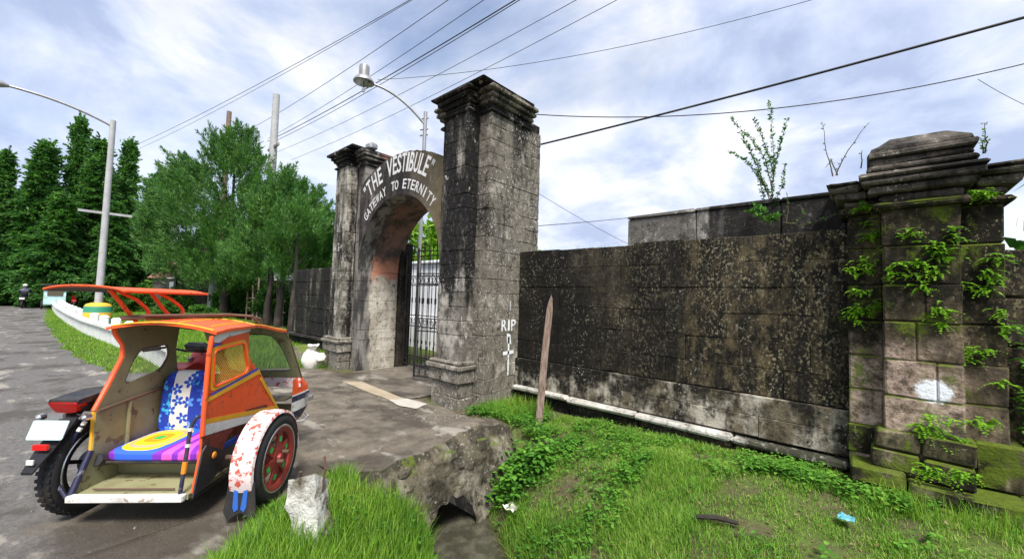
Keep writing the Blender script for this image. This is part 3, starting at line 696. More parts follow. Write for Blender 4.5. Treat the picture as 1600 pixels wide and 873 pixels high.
# ------------------------------------------------------------------ pier at the right
PO = Vector((0.34, 5.2, 0.1)); pier = thing('stone_pier', PO, 'mossy stone pier with stepped cap and a white paint splash at the wall end', 'pier')
mb = MB(); mb.box((-0.13, 5.07, -0.2), (0.81, 5.85, 2.75)); mb.box((0.11, 4.92, 0), (0.56, 5.1, 2.75)); mb.v = [tuple(Vector(p)-PO) for p in mb.v]; mb.build('pier_core', MAT['pier_stone'], pier)
zs = [0.22, 0.62, 0.95, 1.27, 1.60, 1.93, 2.27, 2.60]
for i in range(len(zs)-1):
    z0, z1 = zs[i]+G*0.5, zs[i+1]-G*0.5
    block(pier, (-0.15, 5.05, z0), (0.10, 5.4, z1), MAT['pier_stone'], PO, 0.006, 0.012)
    ys = [5.05, 5.42, 5.87] if i % 2 else [5.05, 5.6, 5.87]
    for k in range(2): block(pier, (0.57, ys[k]+(G if k else 0), z0), (0.83, ys[k+1], z1), MAT['pier_stone'], PO, 0.006, 0.012)
    xs = [0.095, 0.575] if i in (6, 1) else [0.095, 0.28+0.12*(i % 3)/2+0.02, 0.575]
    for k in range(len(xs)-1): block(pier, (xs[k]+(G*0.5 if k else 0), 4.90, z0), (xs[k+1]-(G*0.5 if k < len(xs)-2 else 0), 5.045, z1), MAT['pier_stone'], PO, 0.006, 0.012)
def tier(z0, z1, p, full, mat, name='cornice', dz=0.0):
    if full: 
        block(pier, (-0.15-p, 5.05-p, z0), (0.092-p, 5.6, z1-dz), mat, PO, 0.010, 0.016, name)
        block(pier, (0.578+p, 5.05-p, z0), (0.83+p, 5.87+p, z1-dz), mat, PO, 0.010, 0.016, name)
    block(pier, (0.095-p, 4.90-p, z0), (0.575+p, 5.65, z1), mat, PO, 0.010, 0.016, name)
tier(2.605, 2.665, 0.06, True, MAT['pier_stone']); tier(2.67, 2.74, 0.02, True, MAT['pier_cap'])
tier(2.745, 2.82, 0.09, True, MAT['pier_cap']); tier(2.825, 2.875, 0.13, True, MAT['pier_cap']); tier(2.88, 2.93, 0.145, True, MAT['pier_cap'], 'cornice', 0.02)
tier(2.935, 2.985, 0.10, False, MAT['pier_cap']); tier(2.99, 3.06, 0.07, False, MAT['pier_cap']); tier(3.065, 3.125, 0.095, False, MAT['pier_cap'])
mb = MB(); lo, hi = (0.02, 4.83), (0.65, 5.6)
B = [(lo[0], lo[1], 3.128), (hi[0], lo[1], 3.128), (hi[0], hi[1], 3.128), (lo[0], hi[1], 3.128)]
def ins(k, z): cx, cy = (lo[0]+hi[0])/2, (lo[1]+hi[1])/2; return [(cx+(p[0]-cx)*k, cy+(p[1]-cy)*k, z+random.uniform(-.01, .01)) for p in B]
R_ = [B, ins(0.97, 3.16), ins(0.80, 3.20), ins(0.56, 3.27), ins(0.40, 3.285)]
mb.v = [q for r_ in R_ for q in r_]; mb.f = [(4*i+k, 4*i+(k+1) % 4, 4*i+4+(k+1) % 4, 4*i+4+k) for i in range(4) for k in range(4)]+[(16, 17, 18, 19)]; mb.mi = [0]*len(mb.f)
mb.v = [tuple(Vector(p)-PO) for p in mb.v]; mb.build('cap_stone', MAT['pier_cap'], pier)
# mossy plinth blocks and the sinking base slab
for (x0, x1, v0, v1, z0, z1, j) in ((0.03, 0.315, 4.78, 5.0, 0.50, 0.66, .012), (0.325, 0.63, 4.76, 5.0, 0.48, 0.665, .012), (0.0, 0.30, 4.77, 5.0, 0.33, 0.495, .012), (0.33, 0.62, 4.74, 5.0, 0.30, 0.475, .012),
                                    (-0.16, 0.02, 4.98, 5.2, 0.36, 0.62, .008), (0.64, 0.90, 4.92, 5.85, 0.30, 0.655, .012), (-0.14, 0.22, 4.66, 5.1, 0.21, 0.325, .012), (0.225, 0.53, 4.64, 5.0, 0.17, 0.295, .012),
                                    (0.535, 0.86, 4.63, 5.5, 0.13, 0.295, .015), (0.0, 0.5, 4.60, 5.0, -0.05, 0.165, .012), (-0.2, 0.9, 4.72, 5.6, -0.2, 0.125, .01), (0.87, 1.06, 4.86, 5.85, 0.05, 0.27, .012)):
    block(pier, (x0, v0+.05, z0), (x1, v1+.05, z1), MAT['pier_base'], PO, j, 0.012, 'plinth_block')

# ------------------------------------------------------------------ wall beyond the gate, to the left
LO = Vector((-13, 5.4, 0)); lw = thing('boundary_wall', LO, 'shaded stone block wall running left from the far pillar behind the trees', 'wall')
mb = MB(); mb.box((-14.7, 5.25, -0.3), (-10.0, 5.75, 2.4)); mb.v = [tuple(Vector(p)-LO) for p in mb.v]; mb.build('wall_core', MAT['wall_dark'], lw)
for i, (z0, z1) in enumerate(((0.36, 0.78), (0.78, 1.2), (1.2, 1.62), (1.62, 2.04), (2.04, 2.46))):
    xs = splits(-14.7, -9.98, 0.8, 0.3 if i % 2 else 0)
    for k in range(len(xs)-1): block(lw, (xs[k]+G, 5.2+random.uniform(-.008, .008), z0+G), (xs[k+1]-G, 5.5, z1-G), MAT['wall_shade'], LO, 0.006, 0.012)
xs = splits(-14.7, -9.98, 1.4)
for k in range(len(xs)-1):
    block(lw, (xs[k]+G, 5.0, 0.27), (xs[k+1]-G, 5.3, 0.35), MAT['wall_shade'], LO, 0.01, 0.02, 'ledge'); block(lw, (xs[k]+G, 5.1, -0.2), (xs[k+1]-G, 5.3, 0.265), MAT['wall_dark'], LO, 0.01, 0.02, 'footing')

# ------------------------------------------------------------------ the tricycle (local x to its right, y forward)
MAT['orange'] = paint('orange', (0.84, 0.10, 0.018), 0.42, wear=0.26, wear_col=(0.30, 0.06, 0.02))
MAT['yellow'] = paint('yellow', (0.80, 0.40, 0.02), 0.4, wear=0.15, wear_col=(0.6, 0.15, 0.02))
MAT['red'] = paint('red', (0.50, 0.015, 0.012), 0.3); MAT['maroon'] = paint('maroon', (0.20, 0.03, 0.02), 0.5, wear=0.4, wear_col=(0.05, 0.02, 0.015))
MAT['white'] = paint('white', (0.74, 0.72, 0.68), 0.5, wear=0.3, wear_col=(0.35, 0.28, 0.22)); MAT['blue'] = paint('blue', (0.03, 0.07, 0.45), 0.4)
MAT['navy'] = paint('navy', (0.018, 0.02, 0.055), 0.45, wear=0.3, wear_col=(0.12, 0.12, 0.13)); MAT['olive'] = paint('olive', (0.27, 0.265, 0.14), 0.6, wear=0.28, wear_col=(0.13, 0.09, 0.05), scale=6)
MAT['olive_dark'] = paint('olive_dark', (0.10, 0.085, 0.055), 0.6, wear=0.2); MAT['rubber'] = paint('rubber', (0.016, 0.016, 0.017), 0.75, scale=14)
MAT['black'] = paint('black', (0.012, 0.012, 0.014), 0.35); MAT['engine'] = paint('engine', (0.06, 0.06, 0.065), 0.5, 0.5); MAT['chrome'] = paint('chrome', (0.6, 0.6, 0.6), 0.25, 0.9)
MAT['rimred'] = paint('rimred', (0.28, 0.035, 0.025), 0.5, wear=0.25, wear_col=(0.13, 0.06, 0.05)); MAT['green'] = paint('green', (0.03, 0.55, 0.10), 0.5)
MAT['fender'] = paint('fender', (0.72, 0.62, 0.60), 0.5, wear=0.46, wear_col=(0.52, 0.08, 0.055), scale=12); MAT['amber'] = paint('amber', (0.85, 0.28, 0.01), 0.3)
MAT['tail'] = paint('tail', (0.62, 0.012, 0.01), 0.15); MAT['plate'] = paint('plate', (0.50, 0.72, 0.72), 0.35, wear=0.35, wear_col=(0.36, 0.55, 0.56)); MAT['rust'] = paint('rust', (0.11, 0.06, 0.04), 0.8, wear=0.3)
MAT['brightblue'] = paint('brightblue', (0.02, 0.12, 0.48), 0.5)
def glass():
    n = NT('grimy_glass', 0.08, 0.5); n.col((0.30, 0.34, 0.32)); n.b.inputs['Alpha'].default_value = 0.30; return n.m
MAT['glass'] = glass()
def floral():
    n = NT('floral_fabric', 0.75, 0.2); o = n.obj(); x, y, z = n.xyz(o)
    stripe = n.math('LESS_THAN', n.math('ABSOLUTE', n.math('ADD', x, 0.02)), 0.075)
    vn = n.nd('ShaderNodeTexVoronoi', feature='F1'); vn.voronoi_dimensions = '2D'; vn.inputs['Scale'].default_value = 8.5; vn.inputs['Randomness'].default_value = 0.75
    xz = n.nd('ShaderNodeCombineXYZ'); n.set(xz.inputs[0], x); n.set(xz.inputs[1], z); n.set(vn.inputs['Vector'], xz.outputs[0])
    df = n.nd('ShaderNodeVectorMath', operation='SUBTRACT'); sc = n.nd('ShaderNodeVectorMath', operation='SCALE'); n.set(sc.inputs[0], xz.outputs[0]); sc.inputs['Scale'].default_value = 8.5
    n.set(df.inputs[0], sc.outputs[0]); ps = n.nd('ShaderNodeVectorMath', operation='SCALE'); n.set(ps.inputs[0], vn.outputs['Position']); ps.inputs['Scale'].default_value = 8.5; n.set(df.inputs[1], ps.outputs[0])
    dx, dy, _ = n.xyz(df.outputs[0]); ang = n.math('ARCTAN2', dy, dx); ln = n.nd('ShaderNodeVectorMath', operation='LENGTH'); n.set(ln.inputs[0], df.outputs[0])
    pet = n.math('MULTIPLY', n.math('ABSOLUTE', n.math('SINE', n.math('MULTIPLY', ang, 2.5))), 0.30); fl = n.math('LESS_THAN', ln.outputs['Value'], n.math('ADD', pet, 0.13))
    ctr = n.math('LESS_THAN', ln.outputs['Value'], 0.09)
    flw = n.mix(n.math('GREATER_THAN', n.noise(3, 0, vn.outputs['Color']), 0.5), (0.10, 0.30, 0.85), (0.03, 0.10, 0.55))
    bl = n.mix(fl, (0.02, 0.05, 0.36), flw); bl = n.mix(n.step(n.noise(13, 3, o), 0.62, 0.64), bl, (0.05, 0.45, 0.75)); wh = n.mix(fl, (0.72, 0.73, 0.66), (0.03, 0.08, 0.5))
    c = n.mix(stripe, bl, wh); c = n.mix(n.math('MULTIPLY', ctr, 1.0), c, (0.35, 0.6, 0.85)); n.col(c); n.bump(n.noise(160, 2, o), 0.1, 0.004); return n.m
MAT['floral'] = floral()
def psych():
    n = NT('ring_fabric', 0.75, 0.2); o = n.obj(); x, y, z = n.xyz(o)
    gx = n.math('SUBTRACT', n.math('FRACT', n.math('ADD', n.math('MULTIPLY', x, 1.40), 0.70)), 0.5); gy = n.math('MULTIPLY', n.math('SUBTRACT', y, -0.03), 1.15)
    p = 3.0
    d = n.math('POWER', n.math('ADD', n.math('POWER', n.math('ABSOLUTE', gx), p), n.math('POWER', n.math('ABSOLUTE', gy), p)), 1/p)
    rings = [(0.0, (0.03, 0.42, 0.08)), (0.05, (0.85, 0.30, 0.01)), (0.11, (0.85, 0.58, 0.02)), (0.175, (0.85, 0.33, 0.22)), (0.205, (0.85, 0.58, 0.02)), (0.25, (0.04, 0.12, 0.62)), (0.30, (0.20, 0.03, 0.42)), (0.345, (0.70, 0.10, 0.45)), (0.42, (0.20, 0.03, 0.42)), (0.47, (0.70, 0.10, 0.45))]
    c = n.ramp(d, rings, 'CONSTANT'); n.col(c); n.bump(n.noise(150, 2, o), 0.1, 0.004); return n.m
MAT['rings'] = psych()

TR = thing('motor_tricycle', (-3.646, 0.63, 0.0), 'orange passenger tricycle with open sidecar, floral seat and roof over the driver', 'tricycle', RAD(46))
def part(mb, name, mat, parent=TR, smooth=True, loc=(0, 0, 0)): return mb.build(name, MAT[mat] if isinstance(mat, str) else mat, parent, loc, smooth)
def tubep(name, pts, r, mat, parent=TR, seg=8): return part(MB().tube(pts, r, seg), name, mat, parent)
def rounded(pts, r, n=4):
    out = []; m = len(pts)
    for i in range(m):
        p = Vector((*pts[i], 0)); a = Vector((*pts[i-1], 0))-p; b = Vector((*pts[(i+1) % m], 0))-p
        k = min(r, a.length*0.45, b.length*0.45); A = p+a.normalized()*k; B = p+b.normalized()*k
        for j in range(n+1):
            t = j/n; q = A*(1-t)**2+p*2*t*(1-t)+B*t*t; out.append((q.x, q.y))
    return out
AL, AR = -0.75, 0.05
LP = lambda q, z, w: (AL+w, q, z)
RP = lambda q, z, w: (AR-w, q, z)
# left panel with its window, interior side shows
outl = [(0.0, .22), (.13, .50), (.13, .78), (.23, .95), (.33, 1.14), (.33, 1.24), (.26, 1.33), (.24, 1.385), (.90, 1.385), (.86, 1.15), (.90, .95), (1.0, .85), (1.35, .80), (1.35, .24)]
winl = rounded([(.34, .93), (.41, 1.10), (.48, 1.19), (.76, 1.20), (.79, 1.10), (.71, .985)], .05)
lp = part(MB().plate(outl, LP, 0.018, [winl]), 'side_panel', 'olive', smooth=False); lp['label'] = 'inner olive side panel with mesh window'
tubep('panel_edge', [(AL, .0, .225), (AL, .13, .50), (AL, .13, .78)], .012, 'yellow', lp)
tubep('panel_edge', [(AL, .13, .78), (AL, .23, .95), (AL, .33, 1.14), (AL, .33, 1.24), (AL, .26, 1.33), (AL, .24, 1.385)], .018, 'orange', lp)
tubep('window_trim', [(AL+.012, p, q) for p, q in winl], .008, 'olive_dark', lp)
tubep('panel_rail', [(AL+.03, .13, .78), (AL+.03, .95, .84)], .012, 'rust', lp); tubep('panel_rib', [(AL+.025, .40, .40), (AL+.025, .40, .79)], .016, 'olive', lp)
def wiremesh(poly, fn, pitch, r, mat, parent):
    xs = [p[0] for p in poly]; zs_ = [p[1] for p in poly]; mb = MB()
    def inside(x, y):
        c = False
        for i in range(len(poly)):
            (x1, y1), (x2, y2) = poly[i], poly[i-1]
            if (y1 > y) != (y2 > y) and x < (x2-x1)*(y-y1)/(y2-y1)+x1: c = not c
        return c
    L = max(xs)-min(xs)+max(zs_)-min(zs_)
    for sg in (1, -1):
        k = -L
        while k < L:
            run = []
            for t in np.arange(min(xs), max(xs)+1e-6, 0.006):
                z = (min(zs_) if sg > 0 else max(zs_))+sg*(t-min(xs)-k)
                if inside(t, z): run.append((t, z))
            if len(run) > 1:
                a, b = run[0], run[-1]; mb.tube([fn(*a, 0), fn(*b, 0)], r, 3, cap=False)
            k += pitch
    part(mb, 'wire_mesh', mat, parent, False)
wiremesh(winl, lambda q, z, w: (AL+.009, q, z), .026, .0012, 'metal', lp)
# right panel, painted
outr = [(.03, .235), (.085, .50), (.085, .78), (.10, 1.22), (.12, 1.345), (.30, 1.385), (.60, 1.405), (.615, 1.14), (.66, 1.08), (.86, .90), (1.20, .50), (1.18, .40), (.95, .62), (.62, .66), (.38, .50), (.26, .33)]
winr = rounded([(.165, .955), (.155, 1.235), (.535, 1.255), (.575, 1.13), (.615, 1.03), (.58, .985)], .045)
rp = part(MB().plate(outr, RP, 0.018, [winr]), 'side_panel', 'orange', smooth=False); rp['label'] = 'orange outer side panel with striped paint and mesh window'
def stripe(pts, mat, off=.003): part(MB().plate(pts, lambda q, z, w: (AR+off-w, q, z), .0025), 'paint_stripe', mat, rp, False)
stripe([(.088, .24+.27), (.088, .615), (1.17, .47), (1.17, .41), (.95, .625), (.62, .662), (.385, .505), (.26, .335), (.05, .24)], 'maroon')
stripe([(.088, .617), (.088, .70), (1.19, .508), (1.17, .475)], 'white', .0045)
stripe([(.088, .702), (.088, .738), (.12, .732), (1.12, .565), (1.195, .512)], 'yellow', .0035)
stripe([(1.197, .515), (.845, .905), (.81, .885), (1.125, .555)], 'yellow', .005)
stripe([(.09, .855), (.09, .885), (.79, .985), (.84, .915), (.80, .94)], 'yellow', .004)
stripe([(.15, .895), (.15, .912), (.76, 1.0), (.785, .982)], 'blue', .0045)
stripe([(.115, 1.305), (.118, 1.345), (.30, 1.372), (.61, 1.382), (.612, 1.345), (.30, 1.322), (.2, 1.29)], 'white', .0045)
stripe([(.13, 1.262), (.13, 1.285), (.22, 1.29), (.22, 1.272)], 'blue', .004)
part(MB().plate([(p*1.0, q) for p, q in rounded([(.135, .925), (.125, 1.262), (.556, 1.283), (.60, 1.145), (.645, 1.02), (.60, .955)], .05)], lambda q, z, w: (AR+.004-w, q, z), .003, [winr]), 'window_border', 'yellow', rp, False)
tubep('window_trim', [(AR+.004, p, q) for p, q in winr]+[(AR+.004, *winr[0])], .009, 'orange', rp)
wiremesh(winr, lambda q, z, w: (AR-.009, q, z), .028, .0017, 'yellow', rp)
tubep('panel_edge', [(AR, .085, .62), (AR, .085, .80), (AR, .10, 1.22), (AR, .12, 1.345)], .016, 'orange', rp)
part(MB().plate([(.0, .215), (.05, .52), (.09, .55), (.34, .42), (.29, .30), (.16, .24)], lambda q, z, w: (AR+.035-w-.05*max(0, .5-z), q, z), .012), 'skirt_plate', 'engine', rp, False)
mb = MB().lathe([(0, .012), (.022, .008), (.026, 0)], (AR+.04, .17, .45), 'x', 12); part(mb, 'side_lamp', 'amber', rp)
# roof
na, nb_ = 16, 18; V = []; F = []
def roofz(a, b): return 1.395+.05*(1-((a+.35)/.43)**2)-.09*float(sm(b, .62, 1.25))-.015*float(sm(-b, -.3, -.1))
for i in range(na+1):
    for j in range(nb_+1):
        a = AL-.03+(AR-AL+.06)*i/na; rear = .21-.09*max(0, (a+.5)/.58); b = rear+(1.22-rear)*j/nb_; V.append((a, b, roofz(a, b)))
        
n1_ = len(V); V += [(x, y, z-.022) for x, y, z in V[:n1_]]
for i in range(na):
    for j in range(nb_):
        o = i*(nb_+1)+j; q = (o, o+nb_+1, o+nb_+2, o+1); F.append(q); F.append(tuple(x+n1_ for x in q[::-1]))
rim = [i*(nb_+1) for i in range(na+1)]+[na*(nb_+1)+j for j in range(1, nb_+1)]+[i*(nb_+1)+nb_ for i in range(na-1, -1, -1)]+[j for j in range(nb_-1, 0, -1)]
for i in range(len(rim)): a, b = rim[i], rim[(i+1) % len(rim)]; F.append((a, b, b+n1_, a+n1_))
mb = MB(); mb.add(V, F); 
mb.mi = [1 if (f[0] >= n1_ and max(f) >= n1_ and min(f) >= n1_) else 0 for f in mb.f]
roof = mb.build('roof', [MAT['orange'], MAT['olive_dark']], TR, smooth=True)
for pts in ([(-.68, .22), (-.68, 1.15)], [(-.02, .22), (-.02, .66)], [(-.25, .2), (-.25, .66)], [(-.25, .66), (.06, .66)], [(-.75, .22), (.05, .14)], [(.07, .64), (.07, 1.2)]):
    P = []
    for k in range(9): t = k/8; a = pts[0][0]+(pts[1][0]-pts[0][0])*t; b = pts[0][1]+(pts[1][1]-pts[0][1])*t; P.append((a, b, roofz(a, b)+.001))
    tubep('roof_trim', P, .007, 'yellow', roof, 6)
tubep('roof_rail', [(-.76, .30, 1.46), (-.60, .34, 1.475), (-.15, .62, 1.485), (.0, .72, 1.47), (.02, .78, 1.41)], .011, 'rust'); tubep('roof_rail', [(-.72, .26, 1.45), (-.1, .74, 1.475), (.0, .86, 1.44), (.0, .9, 1.37)], .010, 'rust')
# floor, sill, bulkheads
part(MB().box((AL+.01, .01, .20), (AR-.02, 1.4, .235)), 'floor', 'olive', smooth=False)
part(MB().box((AL-.0, -.035, .195), (AR-.03, .008, .245), .003, .006), 'sill', 'white', smooth=False)
tubep('sill_trim', [(AL+.10, .06, .252), (AR-.15, .06, .252)], .006, 'rust')
part(MB().plate([(AL+.02, .236), (AR-.03, .236), (AR-.03, .40), (AL+.02, .40)], lambda a, z, w: (a, .36+w+(z-.236)*-.25, z), .012), 'seat_box', 'olive', smooth=False)
part(MB().plate([(AL+.02, .24), (AR-.02, .24), (AR-.02, .92), (AL+.02, .92)], lambda a, z, w: (a, .86+w, z), .015), 'bulkhead', 'olive_dark', smooth=False)
def cushion(name, lo, hi, mat, loc, round_top=0.0, lean=0.0, puff=.03, parent=TR):
    """soft box: lo/hi about the local origin; top corners rounded for a backrest"""
    nx, ny, nz_ = 10, 6, 10; V = {}; mb = MB(); P = []; F = []
    def pt(i, j, k):
        x, y, z = (lo[t]+(hi[t]-lo[t])*q for t, q in zip(range(3), (i/nx, j/ny, k/nz_)))
        cx, cy, cz = [(lo[t]+hi[t])/2 for t in range(3)]; hx, hy, hz = [(hi[t]-lo[t])/2 for t in range(3)]
        n = Vector(((x-cx)/hx, (y-cy)/hy, (z-cz)/hz))
        m = (abs(n.x)**8+abs(n.y)**8+abs(n.z)**8)**(1/8); mx_ = max(abs(n.x), abs(n.y), abs(n.z), 1e-6); n = n*(mx_/m)
        if round_top and n.z > 0: n.x *= 1-round_top*n.z**4
        x, y, z = cx+n.x*hx, cy+n.y*hy, cz+n.z*hz
        if round_top: y -= puff*(1-n.x**2)*(1-min(1, abs(n.z))**2)*(1 if n.y < 0 else 0)
        else: z += puff*(1-n.x**4)*(1-n.y**4)*(1 if n.z > 0 else 0)
        return (x, y+lean*(z-lo[2]), z)
    def idx(i, j, k):
        if (i, j, k) not in V: V[i, j, k] = len(P); P.append(pt(i, j, k))
        return V[i, j, k]
    for i in range(nx):
        for j in range(ny):
            for k in (0, nz_): F.append((idx(i, j, k), idx(i+1, j, k), idx(i+1, j+1, k), idx(i, j+1, k)))
    for i in range(nx):
        for k in range(nz_):
            for j in (0, ny): F.append((idx(i, j, k), idx(i+1, j, k), idx(i+1, j, k+1), idx(i, j, k+1)))
    for j in range(ny):
        for k in range(nz_):
            for i in (0, nx): F.append((idx(i, j, k), idx(i, j+1, k), idx(i, j+1, k+1), idx(i, j, k+1)))
    mb.add(P, F); o = mb.build(name, MAT[mat], parent, smooth=True); o.location = loc; return o
cushion('seat_cushion', (-.37, -.27, -.035), (.37, .27, .035), 'rings', (-.355, .46, .425))
cushion('backrest', (-.205, -.05, 0), (.205, .05, .52), 'floral', (-.50, .70, .45), .28, .10)
cushion('backrest', (-.165, -.05, 0), (.165, .05, .44), 'floral', (-.13, .71, .45), .3, .10)
cushion('front_seat', (-.36, -.2, -.03), (.36, .2, .04), 'maroon', (-.36, 1.08, .45))
tubep('seat_fringe', [(-.73, .20, .395), (-.68, .185, .39), (.0, .185, .39)], .012, 'black')
# windscreen and nose
def WS(a, t, w): return (a+.05*t, 1.22+.30*t-w*.8, 1.325-.56*t)
wso = [(AL, 0), (AR-.02, 0), (AR+.02, .30), (AR+.02, 1.0), (AL, 1.0)]; wsi = rounded([(-.66, .12), (-.10, .12), (-.03, .35), (.0, .86), (-.66, .90)], .07)
ws = part(MB().plate(wso, WS, .02, [wsi]), 'windscreen_frame', 'olive', smooth=False)
tubep('rubber_seal', [WS(a, t, .0) for a, t in wsi]+[WS(*wsi[0], 0)], .012, 'rubber', ws); part(MB().plate(wsi, lambda a, t, w: WS(a, t, w+.008), .004), 'pane', 'glass', ws, False)
tubep('frame_edge', [WS(AR-.02, 0, 0), WS(AR+.02, .3, 0), WS(AR+.02, 1.0, 0)], .011, 'rust', ws)
nose = part(MB().plate([(AL, 0), (AR+.07, 0), (AR+.07, .10), (AL, .10)], lambda a, t, w: (a, 1.52-w, .765-t), .015), 'cowl', 'fender', smooth=False)
part(MB().plate([(AL, .31), (AR+.05, .31), (AR+.05, .48), (AL, .48)], lambda a, z, w: (a, 1.52-w, z), .012), 'lower_cowl', 'olive', nose, False)
part(MB().box((AL+.04, 1.30, .56), (AR, 1.5, .575)), 'shelf', 'olive_dark', nose, False); part(MB().box((-.16, 1.33, .577), (-.04, 1.40, .60)), 'radio', 'metal', nose, False)
V = []; F = []                                           # flared corner plate: orange, white, navy bands
rows = [(.77, .00), (.66, .07), (.60, .085), (.585, .09), (.54, .10), (.525, .10), (.42, .085), (.31, .02)]
for z, fl in rows:
    for k in range(6):
        t = k/5; V.append((AR+.045+fl*.55*math.sin(t*1.5)-.02*t, 1.38+.24*t+fl*1.1*t, z))
for i in range(len(rows)-1):
    for k in range(5): F.append((i*6+k, i*6+k+1, (i+1)*6+k+1, (i+1)*6+k))
mb = MB(); mb.add(V, F); mb.mi = [(0, 0, 2, 1, 1, 2, 1)[i//5] for i in range(len(F))]; mb.build('corner_plate', [MAT['orange'], MAT['navy'], MAT['white']], nose, smooth=False)
mb = MB().lathe([(0, .03), (.035, .02), (.045, 0), (.04, -.03), (0, -.04)], (AR+.12, 1.64, .53), 'y', 14); part(mb, 'lamp', 'chrome', nose)
tubep('bumper', [(AR+.05, 1.36, .33), (AR+.16, 1.42, .33), (AR+.17, 1.5, .36), (AR+.10, 1.6, .36)], .012, 'metal', nose)
# sidecar wheel
def wheel(center, R, w, axis='x', rim_mat='rimred', knob=0.0, seg=40, spokes=6, plate=True, name='wheel'):
    c = Vector(center); prof = [(R-.085, -w*.42), (R-.05, -w*.5), (R-.018, -w*.42), (R, -w*.22), (R+.003, 0), (R, w*.22), (R-.018, w*.42), (R-.05, w*.5), (R-.085, w*.42)]
    ty = part(MB().lathe(prof, (0, 0, 0), axis, seg), name, 'rubber', TR, True, (0, 0, 0)); ty.location = c
    if knob:
        mb = MB()
        for k in range(44):
            t = 2*math.pi*k/44
            for s in (-1, 0, 1):
                tt_ = t+(0.07 if s == 0 else 0); q = Vector((s*w*.30, math.cos(tt_)*(R-.004-(.010 if s else 0)), math.sin(tt_)*(R-.004-(.010 if s else 0))))
                e1 = Vector((0, -math.sin(tt_), math.cos(tt_))); e2 = Vector((0, math.cos(tt_), math.sin(tt_))); P = []
                for dz in (0, 1):
                    for dx, de in ((-1, -1), (1, -1), (1, 1), (-1, 1)): P.append(q+Vector((dx*w*.12, 0, 0))+e1*de*.012+e2*dz*knob)
                mb.add(P, [(4, 5, 6, 7), (0, 1, 5, 4), (1, 2, 6, 5), (2, 3, 7, 6), (3, 0, 4, 7)])
        part(mb, 'tread', 'rubber', ty, False)
    ri = R-.085; rimp = [(ri+.01, -w*.42), (ri+.012, -w*.30), (ri-.02, -w*.2), (ri-.02, w*.2), (ri+.012, w*.30), (ri+.01, w*.42), (ri-.012, w*.46), (ri-.05, w*.3), (ri-.055, -w*.3), (ri-.012, -w*.46)]
    part(MB().lathe(rimp, (0, 0, 0), axis, seg, closed=True), 'rim', rim_mat, ty)
    part(MB().lathe([(ri+.014, w*.40), (ri+.004, w*.48), (ri-.006, w*.46)], (0, 0, 0), axis, seg), 'rim_edge', 'chrome', ty)
    part(MB().lathe([(0, w*.62), (.03, w*.6), (.035, w*.4), (.075, w*.36), (.08, -w*.3), (0, -w*.35)], (0, 0, 0), axis, 18), 'hub', rim_mat, ty)
    for k in range(spokes):
        t = 2*math.pi*k/spokes+.3; e2 = Vector((0, math.cos(t), math.sin(t))); e1 = Vector((0, -math.sin(t), math.cos(t))); x = Vector((1, 0, 0)); P = []
        hw = .034 if plate else .012
        for r_, ww, xo in ((.05, hw, w*.26), (ri-.03, hw*1.25, w*.12)):
            for sx in (-1, 1):
                for se in (-1, 1): P.append(e2*r_+e1*se*ww+x*(xo+sx*.010))
        part(MB().add(P, [(0, 1, 3, 2), (4, 6, 7, 5), (0, 4, 5, 1), (2, 3, 7, 6), (0, 2, 6, 4), (1, 5, 7, 3)]), 'spoke', rim_mat, ty, False)
        if plate:
            P = [e2*r_+e1*se*.022+x*(w*.26-(r_-.05)*w*.14/(ri-.08)+.0125) for r_, se in ((.125, -1), (.125, 1), (.165, 1), (.165, -1))]
            part(MB().add(P, [(0, 1, 2, 3)]), 'green_mark', 'green', ty, False)
    return ty
sw = wheel((.41, .41, .338), .338, .105); sw['label'] = 'sidecar wheel with red spokes and green marks'
for dy in (.03, -.05): part(MB().lathe([(0, .05), (.016, .05), (.016, 0)], (.055, dy, dy*.6+.02), 'x', 8), 'wheel_nut', 'rust', sw)
V = []; F = []                                           # fender arc
for k in range(25):
    t = RAD(196)-RAD(205)*k/24; R1 = .375+.012*math.sin(k*.26)
    for dx, dr in ((-.125, -.012), (-.115, .004), (-.03, .012), (.038, .004), (.046, -.016)): V.append((.405+dx, .41+math.cos(t)*(R1+dr), .338+math.sin(t)*(R1+dr)))
for k in range(24):
    for j in range(4): F.append((k*5+j, k*5+j+1, (k+1)*5+j+1, (k+1)*5+j))
fe = part(MB().add(V, F), 'fender', 'fender')
part(MB().plate([(.17, .30), (.35, .30), (.375, .10), (.36, .03), (.28, .09), (.25, .09), (.18, .04), (.15, .10)], lambda a, z, w: (a+.11, .06-w-(.37-z)*.06, z), .01), 'mud_flap', 'rubber', fe, False)
for pts in ([(.215, .30), (.24, .30), (.255, .15), (.23, .13), (.215, .16)], [(.285, .30), (.31, .30), (.31, .16), (.295, .13), (.27, .15)], [(.20, .325), (.32, .325), (.31, .30), (.21, .30)]): part(MB().plate(pts, lambda a, z, w: (a+.11, .046-w-(.37-z)*.06, z-.03), .004), 'flap_mark', 'brightblue', fe, False)
tubep('axle', [(-.1, .41, .338), (.40, .41, .338)], .022, 'rust'); tubep('frame_tube', [(-.95, .62, .33), (-.7, .62, .20), (.05, .50, .19), (.22, .41, .33)], .02, 'black'); tubep('frame_tube', [(.02, .05, .19), (.03, 1.35, .19)], .018, 'black')
part(MB().plate([(.28, .20), (.40, .48), (.95, .60), (1.17, .39), (1.2, .2)], lambda q, z, w: (AR-.04-w, q, z), .012), 'inner_skirt', 'black', smooth=False)
tubep('fender_stay', [(.42, .79, .36), (.38, .85, .35), (.2, 1.1, .34), (.08, 1.3, .34)], .012, 'metal')
